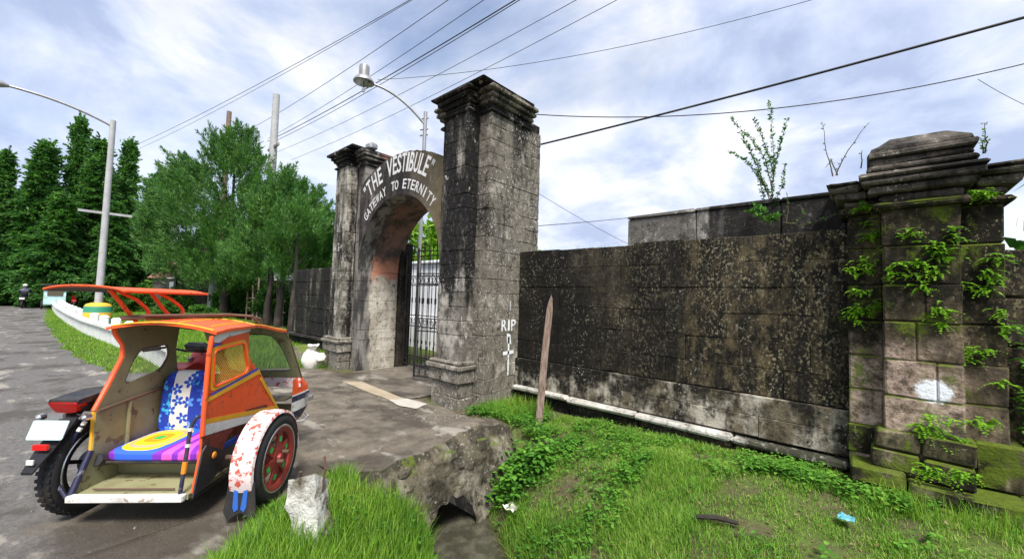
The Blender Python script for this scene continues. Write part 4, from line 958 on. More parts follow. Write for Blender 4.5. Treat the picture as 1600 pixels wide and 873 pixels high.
# grab bars with coloured bands
def bar(pts, bands, r=.0135):
    b = tubep('grab_bar', pts, r, 'navy')
    for (i, t0, t1, mat) in bands:
        a, c = Vector(pts[i]), Vector(pts[i+1]); tubep('band', [a.lerp(c, t0), a.lerp(c, t1)], r+.003, mat, b)
bar([(-.02, .0, .23), (-.015, .03, .50), (-.012, .05, .69), (.0, .075, .745), (.04, .09, .775)], [(0, .55, .85, 'amber'), (1, .30, .42, 'white'), (1, .88, 1.0, 'white')])
bar([(-.77, .0, .22), (-.85, .02, .30), (-.86, .05, .45), (-.83, .10, .62), (-.80, .14, .72), (-.76, .2, .78)], [(1, .2, .75, 'amber'), (3, .2, .45, 'white'), (3, .6, .85, 'white')], .012)
tubep('step_bar', [(-.74, -.01, .22), (-.74, .12, .50)], .02, 'navy')
# canopy over the driver
V = []; F = []; ni, nj = 14, 10; C0, C1, B0, B1 = -1.20, -.60, .15, 1.06
for j in range(nj+1):
    for i in range(ni+1):
        s = 2*i/ni-1; b = B0+(B1-B0)*j/nj; a = (C0+C1)/2+(C1-C0)/2*s*(1-.06*abs(s)**6); V.append((a, b, 1.700-.012*j/nj-.035*abs(s)**2.6-(.05*(j/nj)**1.5*(s+1)/2*0)))
n0 = len(V); V += [(x, y, z-.012) for x, y, z in V[:n0]]; mi = []
for j in range(nj):
    for i in range(ni):
        o = j*(ni+1)+i; q = (o, o+1, o+ni+2, o+ni+1); F.append(q); mi.append(0); F.append(tuple(x+n0 for x in q[::-1])); mi.append(1)
rim = [i for i in range(ni+1)]+[j*(ni+1)+ni for j in range(1, nj+1)]+[nj*(ni+1)+i for i in range(ni-1, -1, -1)]+[j*(ni+1) for j in range(nj-1, 0, -1)]
for i in range(len(rim)): a, b = rim[i], rim[(i+1) % len(rim)]; F.append((a, b, b+n0, a+n0)); mi.append(0)
mb = MB(); mb.v = V; mb.f = F; mb.mi = mi; can = mb.build('driver_canopy', [MAT['orange'], MAT['olive_dark']], TR, smooth=True)
tubep('canopy_edge', [V[i] for i in range(ni+1)], .008, 'orange', can); tubep('canopy_edge', [V[j*(ni+1)+ni] for j in range(nj+1)], .010, 'orange', can)
for b0, b1 in ((.30, .42), (.66, .80)):
    tubep('strut', [(-.74, b0-.13, 1.672), (-.73, b0+.0, 1.53), (-.72, b1, 1.40)], .015, 'orange', can); tubep('strut', [(-.72, b0-.10, 1.672), (-.70, b0+.06, 1.60), (-.69, b1+.02, 1.535), (-.69, b1+.05, 1.50), (-.69, b1+.05, 1.43)], .014, 'orange', can)
# ---- motorcycle
MX = -.885
rw = wheel((MX, .30, .355), .355, .11, rim_mat='black', knob=.012, spokes=5, plate=False); rw['label'] = 'knobby black rear tyre of the motorcycle'
fw_ = wheel((MX, 1.58, .345), .345, .09, rim_mat='black', spokes=5, plate=False)
part(MB().plate(rounded([(.05, .88), (.30, .905), (.62, .87), (.98, .86), (.98, .80), (.6, .80), (.25, .84), (.05, .85)], .02), lambda q, z, w: (MX-.10+w, q, z), .20), 'saddle', 'black')
tc_ = part(MB().plate(rounded([(.04, .86), (.35, .86), (.62, .80), (.62, .66), (.35, .72), (.12, .78)], .03), lambda q, z, w: (MX-.085+w, q, z), .17), 'tail_cowl', 'black')
part(MB().plate(rounded([(.33, .80), (.62, .78), (.62, .69), (.42, .74)], .02), lambda q, z, w: (MX-.095+w, q, z), .19), 'side_cover', 'red', tc_)
part(MB().plate(rounded([(-.095, .0), (.095, .0), (.075, -.075), (.0, -.085), (-.075, -.075)], .02), lambda a, z, w: (MX+a, .035+w+(-z)*.5, .862+z), .08), 'tail_light', 'tail', tc_)
fd = part(MB().plate([(-.06, 0), (.06, 0), (.055, -.35), (.035, -.50), (-.035, -.50), (-.055, -.35)], lambda a, s, w: (MX+a, .16+s*.62*1.0, .80+s*.72+w), .015), 'rear_fender', 'black', smooth=False)
part(MB().plate(rounded([(-.115, 0), (.115, 0), (.115, -.125), (-.115, -.125)], .012), lambda a, s, w: (MX+a, -.02+s*.35+w, .755+s*.94), .006), 'number_plate', 'plate', fd, False)
part(MB().plate([(-.05, .02), (.05, .02), (.05, .055), (-.05, .055)], lambda a, s, w: (MX+a, .0+w, .742+s), .02), 'plate_bracket', 'metal', fd, False)
part(MB().box((MX-.045, -.085, .575), (MX+.045, -.065, .61)), 'reflector', 'tail', fd, False); part(MB().box((MX-.02, -.14, .50), (MX+.022, -.13, .53)), 'sticker', 'white', fd, False)
for s in (-1, 1):
    mb = MB().lathe([(0, -.035), (.022, -.02), (.026, .01), (.018, .03), (0, .035)], (0, 0, 0), 'y', 12); o = part(mb, 'turn_signal', 'chrome', tc_); o.location = (MX+s*.15, .06, .755); tubep('signal_stem', [(MX+s*.06, .09, .77), (MX+s*.14, .065, .756)], .007, 'black', tc_)
part(MB().plate(rounded([(.98, .84), (1.02, .93), (1.20, .97), (1.36, .90), (1.38, .80), (1.1, .76)], .05), lambda q, z, w: (MX-.12+w, q, z), .24), 'fuel_tank', 'red')
part(MB().box((MX-.12, .85, .28), (MX+.12, 1.22, .58), .01, .04), 'engine', 'engine'); part(MB().box((MX-.07, .45, .55), (MX+.07, .95, .74), .01, .03), 'frame', 'black')
tubep('swing_arm', [(MX+.09, .30, .355), (MX+.10, .85, .42)], .024, 'engine'); tubep('shock', [(MX+.10, .33, .38), (MX+.10, .52, .72)], .024, 'black'); tubep('exhaust', [(MX+.15, 1.0, .26), (MX+.16, .6, .28), (MX+.16, .15, .42)], [.022, .03, .045], 'engine')
tubep('fork', [(MX-.09, 1.58, .345), (MX-.09, 1.40, .98)], .022, 'metal'); tubep('fork', [(MX+.09, 1.58, .345), (MX+.09, 1.40, .98)], .022, 'metal')
hb = tubep('handlebar', [(MX-.36, 1.18, 1.08), (MX-.22, 1.26, 1.10), (MX-.10, 1.36, 1.05), (MX+.10, 1.36, 1.05), (MX+.22, 1.26, 1.10), (MX+.36, 1.18, 1.08)], .012, 'black')
for s in (-1, 1):
    tubep('grip', [(MX+s*.26, 1.235, 1.095), (MX+s*.38, 1.17, 1.078)], .019, 'rubber', hb); tubep('lever', [(MX+s*.20, 1.30, 1.10), (MX+s*.36, 1.25, 1.09)], .006, 'black', hb)
    tubep('mirror_stem', [(MX+s*.22, 1.27, 1.10), (MX+s*.25, 1.26, 1.15)], .006, 'black', hb)
part(MB().box((MX-.10, 1.30, 1.04), (MX+.10, 1.42, 1.14), .01, .03), 'instrument_cluster', 'black', hb); part(MB().box((MX-.13, 1.40, .86), (MX+.13, 1.55, 1.06), .015, .05), 'headlight_cowl', 'red'); part(MB().plate(rounded([(1.30, .74), (1.5, .78), (1.62, .72), (1.45, .69)], .02), lambda q, z, w: (MX-.06+w, q, z), .12), 'front_fender', 'red')

# ------------------------------------------------------------------ railing along the road
path = np.array([(-10.7, 1.44), (-12.9, 1.32), (-15.2, 1.08), (-18, 0.78), (-21, 0.45), (-26, 0.10), (-33, -0.3), (-45, -0.72)])
rl = thing('concrete_railing', (-20, 0.6, 0), 'white painted concrete roadside railing with square posts curving away on the grass', 'railing')
def along(t):
    d = np.r_[0, np.cumsum(np.hypot(*np.diff(path, axis=0).T))]; x = np.interp(t, d, path[:, 0]); y = np.interp(t, d, path[:, 1]); return np.array((x, y)), d[-1]
tot = along(0)[1]; prof = [(0.0, .0), (-.02, .40), (-.09, .46), (-.09, .55), (.06, .57), (.10, .52), (.10, .0)]
V = []; F = []; ts = np.linspace(0, tot, 60)
for t in ts:
    p = along(t)[0]; q = along(min(t+.05, tot))[0]-along(max(t-.05, 0))[0]; q /= np.linalg.norm(q); nrm = np.array((-q[1], q[0]))
    if nrm[1] < 0: nrm = -nrm
    for a, z in prof: V.append((p[0]+nrm[0]*a+20, p[1]+nrm[1]*a-.6, z-.02))
k = len(prof)
for i in range(len(ts)-1):
    for j in range(k): F.append((i*k+j, i*k+(j+1) % k, (i+1)*k+(j+1) % k, (i+1)*k+j))
F += [tuple(range(k)), tuple((len(ts)-1)*k+j for j in range(k))[::-1]]
MB().add(V, F).build('rail_beam', MAT['whitewash'], rl, smooth=True)
pm = None; t = 1.9
while t < tot:
    p = along(t)[0]
    if pm is None:
        mb = MB(); mb.box((-.15, -.12, -.2), (.15, .12, .64), .008, .02); mb.add([(-.15, -.12, .642), (.15, -.12, .642), (.15, .12, .642), (-.15, .12, .642), (-.1, -.07, .70), (.1, -.07, .70), (.1, .07, .70), (-.1, .07, .70)], [(0, 1, 5, 4), (1, 2, 6, 5), (2, 3, 7, 6), (3, 0, 4, 7), (4, 5, 6, 7)])
        o = mb.build('post', MAT['whitewash'], rl); pm = o
    else: o = pm.copy(); COL.objects.link(o); o.parent = rl
    o.location = (p[0]+20, p[1]-.6+.30, 0); t += 1.75

# ------------------------------------------------------------------ poles, lamps, cables
def street_lamp(base, h, arm, label, drum):
    t = thing('street_lamp', base, label, 'street lamp'); MB().tube([(0, 0, 0), (0, 0, h*.5), (0, 0, h)], [.125, .105, .09], 12).build('pole', MAT['polecon'], t, smooth=True)
    a = Vector(arm); n = 14; P = []
    for i in range(n+1): s = i/n; P.append(Vector((0, 0, h-.25))+Vector((a.x, a.y, 0))*s+Vector((0, 0, a.z*(1-(1-s)**2.2))))
    am = MB().tube(P, .045, 8).build('arm', MAT['metal'], t, smooth=True)
    e = P[-1]; d = (P[-1]-P[-2]).normalized(); MB().tube([e-d*.1, e+d*.1, e+d*.45, e+d*.75], [.05, .13, .15, .05], 10).build('lamp_head', MAT['metal'], am, smooth=True)
    if drum:
        q = MB(); q.lathe([(.42, 0), (.40, .9), (.34, 1.0), (.2, 1.05), (0, 1.06)], (0, 0, 0), 'z', 20); n_ = NT('drum_stripes', .6, .3); z = n_.xyz(n_.obj())[2]
        n_.col(n_.mix(n_.math('GREATER_THAN', n_.math('FRACT', n_.math('MULTIPLY', z, 2.2)), .5), (.62, .38, .04), (.03, .22, .13))); q.build('striped_base', n_.m, t, smooth=True)
        MB().box((-.04, -.75, h*.545), (.04, .75, h*.556)).build('cross_arm', MAT['polecon'], t)
    return t
street_lamp((-22.4, .85, 0), 8.3, (0, -2.7, .55), 'tall grey street lamp on a yellow and green striped base by the railing', True)
# lamp behind the gateway
gl = thing('street_lamp', (-9.75, 6.8, 0), 'street lamp with bell shaped hood and hanging bulb rising behind the arch', 'street lamp')
MB().tube([(0, 0, 0), (0, 0, 7.15)], .055, 10).build('pole', MAT['metal'], gl, smooth=True)
A0, A1 = Vector((0, 0, 6.75)), Vector((-.66, -1.5, 7.62)); P = []
for i in range(17): s = i/16; P.append(A0+Vector((A1.x*s, A1.y*s, (A1.z-A0.z)*(1-(1-s)**2))))
P.insert(0, A0+Vector((0, 0, -.5))); am = MB().tube(P, .035, 8).build('arm', MAT['metal'], gl, smooth=True)
e = P[-1]; MB().lathe([(0, .42), (.13, .42), (.14, .36), (.14, .12), (.19, .10), (.27, .0), (.28, -.05), (.25, -.04), (.12, .05), (0, .05)], e+Vector((0, -.12, 0)), 'z', 20).build('lamp_hood', MAT['metal'], am, smooth=True)
MB().tube([e+Vector((0, -.12, 0)), e+Vector((0, -.12, -.2))], .012, 6).build('bulb_cord', MAT['cable'], am); MB().lathe([(0, -.34), (.035, -.32), (.05, -.27), (.03, -.2), (.0, -.19)], e+Vector((0, -.12, 0)), 'z', 12).build('bulb', MAT['tomb'], am, smooth=True)
for z in (6.45, 6.62, 6.95): MB().tube([(-.14, -.06, z), (.10, .04, z)], .022, 6).build('bracket', MAT['metal'], gl)
# flood lamp lying on the far pillar's cap
fl = thing('flood_lamp', (-8.74, 4.62, 5.095), 'small grey flood lamp mounted on the far pillar cap', 'flood lamp'); MB().box((-.14, -.1, 0.02), (.14, .1, .16), .005, .03).build('housing', MAT['metal'], fl); MB().tube([(0, .0, 0), (0, 0, .05)], .02, 6).build('foot', MAT['metal'], fl)
def pole(base, h, r, label, mat, cross):
    t = thing('utility_pole', base, label, 'utility pole'); MB().tube([(0, 0, -.2), (0, 0, h)], [r*1.25, r*.8], 10).build('shaft', MAT[mat], t, smooth=True)
    if cross: 
        MB().box((-.9, -.06, h-3.4), (.9, .06, h-3.26)).build('cross_arm', MAT['metal'], t)
        for x in (-.8, -.3, .3, .8): MB().lathe([(.05, 0), (.06, .06), (.03, .09), (.05, .14), (0, .16)], (x, 0, h-3.26), 'z', 8).build('insulator', MAT['white'], t, smooth=True)
    return t
pole((-27.3, 8.0, 0), 13.9, .24, 'tall square grey concrete utility pole behind the nearer pine tree', 'polecon', True)
pole((-43.5, 9.0, 0), 18.0, .24, 'brown topped utility pole rising out of the bushy tree', 'wood', False)
pole((-30.5, 6.05, 0), 4.0, .20, 'short white concrete post standing under the bushy tree', 'polecon', False)
pole((-38.0, 5.0, 0), 7.5, .22, 'pale utility pole beside the rusty roofed shack', 'polecon', False)
def cable(a, b, sag, r, label, group='overhead cables'):
    a, b = Vector(a), Vector(b); P = [a.lerp(b, i/24)-Vector((0, 0, sag*4*(i/24)*(1-i/24))) for i in range(25)]; P += [b+(P[-1]-P[-2]).normalized()*(b-a).length*k for k in (.5, 1.2)]
    o = MB().tube(P, r, 5).build('overhead_cable', MAT['cable'], None, smooth=True); tag(o, label, 'cable', group)
def ray_pt(x, y, d):
    q = fw+rt2*(x-800)/F_PX-up2*(y-436.5)/F_PX; return Vector((0, 0, CAM_H))+q*d
for (x0, y0, d0, x1, y1, d1, s, r, lab) in (
    (200, 232, 60, 655, -8, 26, .5, .022, 'uppermost thin cable running from the left tree tops to the top edge'),
    (207, 237, 60, 648, -2, 26, .5, .018, 'second thin cable just below the uppermost one at the left'),
    (385, 205, 34, 712, -8, 15, .25, .014, 'thin cable reaching the top edge just right of the upper pair'),
    (418, 217, 30, 765, -6, 13, .2, .012, 'thin cable from the concrete pole to the top edge, middle of the bundle'),
    (418, 221, 30, 812, -4, 12, .2, .020, 'thick dark cable from the concrete pole passing behind the lamp hood'),
    (422, 224, 30, 822, -6, 12, .25, .014, 'cable twinned with the thick dark one by the lamp hood'),
    (432, 238, 34, 912, -6, 14, .3, .012, 'thin cable crossing the lamp arm towards the top edge'),
    (455, 250, 34, 972, -4, 14, .3, .012, 'lowest thin cable of the bundle above the arch'),
    (590, 125, 12, 1290, -6, 9, .35, .007, 'faint thin cable arcing from the lamp arm to the upper right'),
    (836, 228, 7.6, 1625, 21, 4.2, .03, .017, 'thick black cable rising from the near pillar to the right edge'),
    (838, 179, 7.4, 1625, 94, 6, .34, .009, 'thin drooping cable from the pillar cap to the right edge'),
    (838, 353, 9, 1010, 337, 12, .02, .008, 'short cable low over the wall beside the near pillar'),
    (838, 300, 14, 975, 378, 16, .05, .008, 'faint slanting cable behind the wall'),
    (1528, 124, 8, 1640, 180, 8, .05, .005, 'faint wire at the upper right corner')):
    cable(ray_pt(x0, y0, d0), ray_pt(x1, y1, d1), s, r, lab)

# ------------------------------------------------------------------ vegetation builders
def leaf_quads(C, D, N, L, W):
    """diamond leaves: centres C, long axes D, normals N"""
    S = np.cross(D, N); S /= np.linalg.norm(S, axis=1, keepdims=True)+1e-9; L = L[:, None]; W = W[:, None]
    V = np.stack([C-D*L*.5, C+S*W*.5-D*L*.08, C+D*L*.5, C-S*W*.5-D*L*.08], 1).reshape(-1, 3); i = np.arange(len(C))*4
    return V, np.stack([i, i+1, i+2, i+3], 1)
def unit(n): v = rng.normal(size=(n, 3)); return v/np.linalg.norm(v, axis=1, keepdims=True)
def crown(env, n_cl, n_lf, cl_r, leaf, droop=0.0, upsweep=0.0, flat=.8, aspect=.5):
    """env(n) -> clump centres; leaves in shells about each clump"""
    K = env(n_cl); K = np.repeat(K, n_lf, 0); n = len(K); d = unit(n); r = rng.uniform(.25, 1, (n, 1))**.6
    sz = np.repeat(rng.uniform(.6, 1.35, n_cl), n_lf)[:, None]; C = K+d*r*cl_r*sz*np.array([1, 1, flat])
    D = d*.7+unit(n)*.6; D[:, 2] += upsweep-droop; D /= np.linalg.norm(D, axis=1, keepdims=True); N = unit(n)*.7; N[:, 2] += .8
    l = leaf*rng.uniform(.6, 1.5, n); return leaf_quads(C, D, N, l, l*aspect)
def plumes(env, n_cl, n_lf, ln, rad, leaf, axis=(0, 0), aspect=.2, out=.55, upz=.75):
    """feathery upswept sprays: leaves packed along a short tapering axis"""
    K = env(n_cl); c = K.mean(0); o = K-c; o[:, 2] *= .2; o /= np.linalg.norm(o, axis=1, keepdims=True)+.3; A = o*out+rng.normal(0, .28, K.shape)+np.array([axis[0], axis[1], upz]); A /= np.linalg.norm(A, axis=1, keepdims=True)
    sz = rng.uniform(.55, 1.4, (n_cl, 1)); n = n_cl*n_lf; K = np.repeat(K, n_lf, 0); A = np.repeat(A, n_lf, 0); S = np.repeat(sz, n_lf, 0); t = rng.uniform(0, 1, (n, 1)); d = unit(n)
    C = K+A*(t-.4)*ln*S+d*rad*S*(1.05-t)**.7*rng.uniform(.2, 1, (n, 1)); D = A*.9+d*.65; D /= np.linalg.norm(D, axis=1, keepdims=True); l = leaf*rng.uniform(.6, 1.5, n); return leaf_quads(C, D, unit(n), l, l*aspect)
def trunk_mb(h, r, limbs, lean=(0, 0), spread=.6, start=.3):
    mb = MB(); P = [Vector((lean[0]*(s**1.3), lean[1]*(s**1.3), h*s))+Vector((random.uniform(-.06, .06), random.uniform(-.06, .06), 0))*r*4 for s in np.linspace(0, 1, 9)]; P[0].z = -.2
    mb.tube(P, [r*(1.15-1.0*s) if s else r*1.3 for s in np.linspace(0, 1, 9)], 9)
    for k in range(limbs):
        s = start+(.93-start)*k/max(1, limbs-1); i = min(7, int(s*8)); a = P[i].lerp(P[i+1], s*8-i); t = k*2.4+random.uniform(-.3, .3); ln = h*spread*(1-.6*s)*random.uniform(.6, 1)
        e = a+Vector((math.cos(t)*ln, math.sin(t)*ln, ln*random.uniform(.5, 1.0))); m_ = a.lerp(e, .5)+Vector((0, 0, -.06*ln)); mb.tube([a, m_, e], [r*.42*(1.1-s), r*.28*(1.1-s), r*.06], 6)
    return mb
def tree(name, base, label, h, tr, env, n_cl, n_lf, cl_r, leaf, mat, limbs=8, group=None, **k):
    t = thing(name, base, label, 'tree', 0, group); tk = {q: k.pop(q) for q in ('lean', 'spread', 'start') if q in k}
    trunk_mb(h*.92, tr, limbs, **tk).build('trunk', MAT['bark'], t, smooth=True); V, F = crown(env, n_cl, n_lf, cl_r, leaf, **k); npmesh('crown', V, F, MAT[mat], t); return t
def lobes(L):
    """L: list of (x, y, z, rx, ry, rz, weight)"""
    L = np.array(L); w = L[:, 6]/L[:, 6].sum()
    def f(n):
        i = rng.choice(len(L), n, p=w); d = unit(n); r = rng.uniform(0.05, 1, (n, 1))**.42; return L[i, :3]+d*r*L[i, 3:6]
    return f
# two windswept pines near the left wall (offsets are local, camera right is about (0.74, 0.67))
c7, s7 = math.cos(YAW), math.sin(YAW)
def cr(r, f, z, rx, rz, w): return (r*c7-f*s7, r*s7+f*c7, z, rx, rx, rz, w)     # r right of the trunk, f beyond it
def pine(base, label, h, tr, env, n_cl, n_lf, ln, rad, leaf, axis, **tk):
    t = thing('pine_tree', base, label, 'tree', 0, 'pines behind the tricycle'); trunk_mb(h*.92, tr, 12, **tk).build('trunk', MAT['bark'], t, smooth=True)
    V, F = plumes(env, n_cl, n_lf, ln, rad, leaf, axis); npmesh('crown', V, F, MAT['pine'], t)
pine((-28.0, 6.2, 0), 'wide bushy windswept pine, the larger of two behind the tricycle', 10.4, .21,
     lobes([cr(.35, 0, 10.51, .9, 1.0, .8), cr(-.7, 0, 9.72, 1.2, 1.2, 1.2), cr(.7, 0, 8.93, 1.5, 1.4, 1.7), cr(-2.5, 0, 8.14, 1.6, 1.4, 1.9), cr(-3.9, .3, 6.44, 1.3, 1.7, 1.6), cr(1.8, -.2, 6.78, 1.4, 1.6, 1.7), cr(-1.2, -.8, 6.33, 1.9, 1.5, 2.1), cr(.6, -.6, 4.97, 1.6, 1.1, 1.3), cr(-2.6, .2, 4.10, 1.4, .9, 1.1), cr(-4.6, .3, 5.20, 1.0, 1.3, 1.1), cr(-1.0, -.5, 3.30, 1.6, .7, 1.0), cr(2.4, 0, 5.20, 1.1, 1.3, 1.2), cr(2.6, -.4, 7.01, 1.0, 1.1, 1.0), cr(1.6, -.8, 3.20, 1.2, .8, 1.0), cr(-3.6, -.2, 3.20, 1.1, .8, .8), cr(-4.2, .3, 7.6, 1.0, 1.1, 1.1), cr(-3.2, .2, 8.6, .9, .9, .8), cr(0, -1, 2.6, 1.7, .7, 1.0), cr(2.2, -1, 2.7, 1.2, .6, .8)]),
     1200, 130, 1.0, .42, .17, (-.25*c7, -.25*s7), start=.3, spread=.45)
pine((-19.6, 6.35, 0), 'smaller bright pine leaning over twin dark trunks beside the far pillar', 7.4, .15,
     lobes([cr(.1, 0, 6.4, .7, .9, 1.0), cr(.8, 0, 5.6, .9, 1.0, 1.5), cr(-.7, 0, 5.4, .9, .9, 1.4), cr(1.3, -.1, 4.4, .8, .9, 1.2), cr(-1.3, .2, 4.2, .9, .8, 1.1), cr(.2, -.5, 3.9, 1.1, .8, 1.2), cr(1.9, -.6, 3.4, .8, .8, 1.0), cr(2.0, -.4, 4.6, .7, .9, .9), cr(-1.6, -.3, 3.2, .8, .7, .9), cr(.8, -.7, 3.0, .9, .6, .9)]),
     640, 130, .8, .33, .14, (.12*c7, .12*s7), start=.4, spread=.35, lean=(.3, .2))
for (x, y, hh, lx, ly, lab) in ((-16.8, 5.95, 4.0, .1, .0, 'dark tree trunk close to the end of the left wall'), (-21.3, 6.5, 4.6, -.3, -.1, 'dark leaning tree trunk left of the twin pine trunks'), (-20.1, 6.0, 4.4, .2, .2, 'dark straight tree trunk against the shaded wall')):
    t = thing('tree_trunk', (x, y, 0), lab, 'tree'); trunk_mb(hh, .14, 5, (lx, ly), .35, .6).build('trunk', MAT['bark'], t, smooth=True)
    V, F = plumes(lobes([cr(0, 0, 4.6, 1.0, .7, 1)]), 55, 110, .8, .28, .14); npmesh('crown', V, F, MAT['pine'], t)
# mast trees: tall narrow cones at the far left
def cone_env(h, r0, base=.8):
    def f(n):
        s = rng.uniform(0, 1, n)**1.35; z = base+(h-base-.3)*s; tier = .62+.38*np.abs(np.sin(s*19+rng.normal(0, .25, n))); a = rng.uniform(0, 6.283, n); rr = (.72+.4*np.sin(3*a+s*23)*np.sin(s*31+1.3*a))*r0*(1-s)**.92*rng.uniform(.3, 1, n)**.5*tier+.06; return np.stack([rr*np.cos(a), rr*np.sin(a), z], 1)
    return f
mproto = {}
mast_spots = [(-50, -3.7, 12.2, 'leftmost mast tree at the picture edge'), (-49, -1.7, 13.3, 'narrow mast tree with a spire top, second from the left'), (-50, .0, 16.3, 'tallest mast tree left of the street lamp'), (-48, 1.25, 14.2, 'mast tree right behind the street lamp'),
              (-50, 3.1, 15.2, 'mast tree just right of the street lamp'), (-53, -6.2, 11.5, 'broad mast tree cut by the left picture edge'), (-56, -2.8, 11.0, 'low mast tree filling the gap at the far left'), (-55, 1.9, 13.0, 'mast tree in the second row behind the street lamp'), (-47, 4.8, 12.0, 'mast tree half hidden by the bushy pine'), (-46, -.6, 9.0, 'short young mast tree in front of the tall ones'), (-45, 2.3, 8.6, 'short young mast tree right of the lamp')]
for i, (x, y, h, lab) in enumerate(mast_spots):
    k = i % 3
    if k not in mproto:
        t = thing('mast_tree', (0, 0, 0), lab, 'tree', 0, 'mast trees'); trunk_mb(13, .2, 8, spread=.12).build('trunk', MAT['bark'], t, smooth=True); V, F = plumes(cone_env(14, 2.9), 1150, 62, 1.0, .32, .24, aspect=.40, out=.75, upz=-.45); npmesh('crown', V, F, MAT['mast'], t); mproto[k] = t
    else:
        src = mproto[k]; t = src.copy(); COL.objects.link(t)
        for ch in src.children: c = ch.copy(); COL.objects.link(c); c.parent = t
    t.location = (x, y, -.2); s = h/14; t.scale = (.85+.3*s*(i % 2), .85+.3*s*(i % 2), s); t.rotation_euler.z = i*1.7; t['label'] = lab
# shrubs and backdrop trees
bproto = []
def shrub(base, s, label, cat='shrub', mat='bush', name='shrub', group='roadside shrubs'):
    key = len([b for b in bproto if b[1] == mat])
    same = [b for b in bproto if b[1] == mat]
    if len(same) < 2:
        t = thing(name, base, label, cat, 0, group); trunk_mb(.9, .05, 6, spread=.6, start=.1).build('stem', MAT['bark'], t, smooth=True)
        V, F = crown(lobes([(0, 0, .75, .6, .6, .55, 1), (.35, .2, .5, .45, .45, .4, .7), (-.35, -.1, .45, .45, .4, .4, .7), (.05, -.35, .4, .4, .4, .35, .5)]), 150, 46, .20, .105, aspect=.5); npmesh('foliage', V, F, MAT[mat], t); bproto.append((t, mat))
    else:
        src = same[random.randrange(2)][0]; t = src.copy(); COL.objects.link(t)
        for ch in src.children: c = ch.copy(); COL.objects.link(c); c.parent = t
        t.location = base; t['label'] = label; t['category'] = cat; t['group'] = group; t.name = name
    t.scale = s if isinstance(s, tuple) else (s, s, s); t.rotation_euler.z = random.uniform(0, 6.28); return t

def onv(x, y, v):
    q = fw+rt2*(x-800)/F_PX-up2*(y-436.5)/F_PX; return Vector((0, 0, CAM_H))+q*(v/q.y)
# backdrop greenery behind the railing, the shack and the gate
for (b, s, lab) in (((-40, 6.5, 0), (3.2, 3.2, 3.4), 'large dark shrub behind the shack'), ((-33, 8.5, 0), (3, 3, 3.2), 'dark shrub under the bushy pine'), ((-29, 9.5, 0), (3, 3, 3.4), 'dark shrub between the pine and the concrete pole'),
                    ((-36, 3.0, 0), (1.6, 1.6, 1.5), 'leafy shrub left of the shack near the railing'), ((-24, 9.5, 0), (2.4, 2.4, 3.0), 'dark shrub behind the twin trunks'), ((-20, 8.5, 0), (2.0, 2.0, 3.2), 'dark shrub rising behind the left wall end'),
                    ((-27, 3.4, 0), (1.1, 1.1, .8), 'low shrub beyond the striped lamp base'), ((-23.5, 4.4, 0), (1.0, 1.0, .75), 'low shrub on the grass below the pines'), ((-22.5, 7.2, 0), (1.5, 1.5, 1.6), 'dark shrub behind the rough fence'), ((-29, 7.0, 0), (1.7, 1.7, 1.9), 'dense shrub at the foot of the larger pine'), ((-31.5, 4.6, 0), (1.2, 1.2, 1.4), 'shrub in front of the shack'), ((-60, -7, 0), (6, 6, 5), 'far dark shrub at the end of the road'), ((-62, 0, 0), (7, 7, 6), 'far dark shrub behind the mast trees'),
                    ((-60, 7, 0), (7, 7, 6), 'far dark shrub right of the mast trees'), ((-45, 8.5, 0), (4, 4, 4), 'dark shrub between the mast trees and the pine'), ((-52, 11, 0), (6, 6, 8), 'tall dark shrub far behind the bushy pine')):
    shrub(b, s, lab)
for (b, s, lab) in (((-28, 26, -1), (9, 9, 7.5), 'bright green tree seen through the arch'), ((-20, 22, -1), (6, 6, 5), 'green tree seen through the arch above the white tomb'), ((-36, 24, -1), (9, 9, 9), 'green tree seen through the arch behind the others')):
    shrub(b, s, lab, 'tree', 'lush', 'garden_tree', 'trees inside the cemetery')
# white tomb just inside the gate
tb = thing('white_tomb', (-11.8, 9.2, 0), 'bright white plastered tomb wall visible through the iron gate', 'tomb')
MB().box((-2.2, -1.0, -.3), (2.6, 1.2, 2.80), .004, .02).build('tomb_body', MAT['tomb'], tb); MB().box((-2.3, -1.1, 2.805), (2.7, 1.3, 2.90), .004, .02).build('tomb_slab', MAT['tomb'], tb); MB().box((-2.3, -1.2, -.3), (2.7, -1.005, .95), .004, .02).build('tomb_step', MAT['tomb'], tb)
# shack with a rusty roof far left
MAT['rustroof'] = concrete('rustroof', (.22, .075, .065), (.32, .14, .12), .8, .6, (.55, .5, .48), .35); MAT['plank'] = concrete('plank', (.09, .075, .06), (.16, .14, .12), .9)
sh = thing('shack', (-34, 5.6, 0), 'small roadside shack with a rusty sheet roof among the trees', 'shack', RAD(8))
for i in range(9): MB().box((-2.1+i*.47, -1.5, 0), (-2.1+i*.47+.45, -1.46, 2.3), .006).build('plank', MAT['plank'], sh)
MB().plate([(-2.4, 2.35), (2.4, 2.35), (2.4, 4.4), (-2.4, 4.4)], lambda a, z, w: (a, -1.75+(z-2.35)*.9+w, z), .03).build('roof_sheet', MAT['rustroof'], sh); MB().box((-2.1, -1.4, 0), (2.1, 1.0, 2.3)).build('wall', MAT['plank'], sh); MB().box((1.2, -1.53, 1.2), (1.9, -1.51, 2.1)).build('panel', MAT['tomb'], sh)
hut = thing('shack', (-25.5, 9.3, 0), 'low plank hut in the shade behind the pines', 'shack', RAD(5))
for i in range(10): MB().box((-3+i*.6, -1.5, 0), (-3+i*.6+.56, -1.45, 2.2+.1*(i % 3)), .01).build('plank', MAT['plank'], hut)
MB().plate([(-3.3, 2.3), (3.3, 2.3), (3.3, 3.4), (-3.3, 3.4)], lambda a, z, w: (a, -1.8+(z-2.3)*1.4+w, z), .03).build('roof_sheet', MAT['metal'], hut)
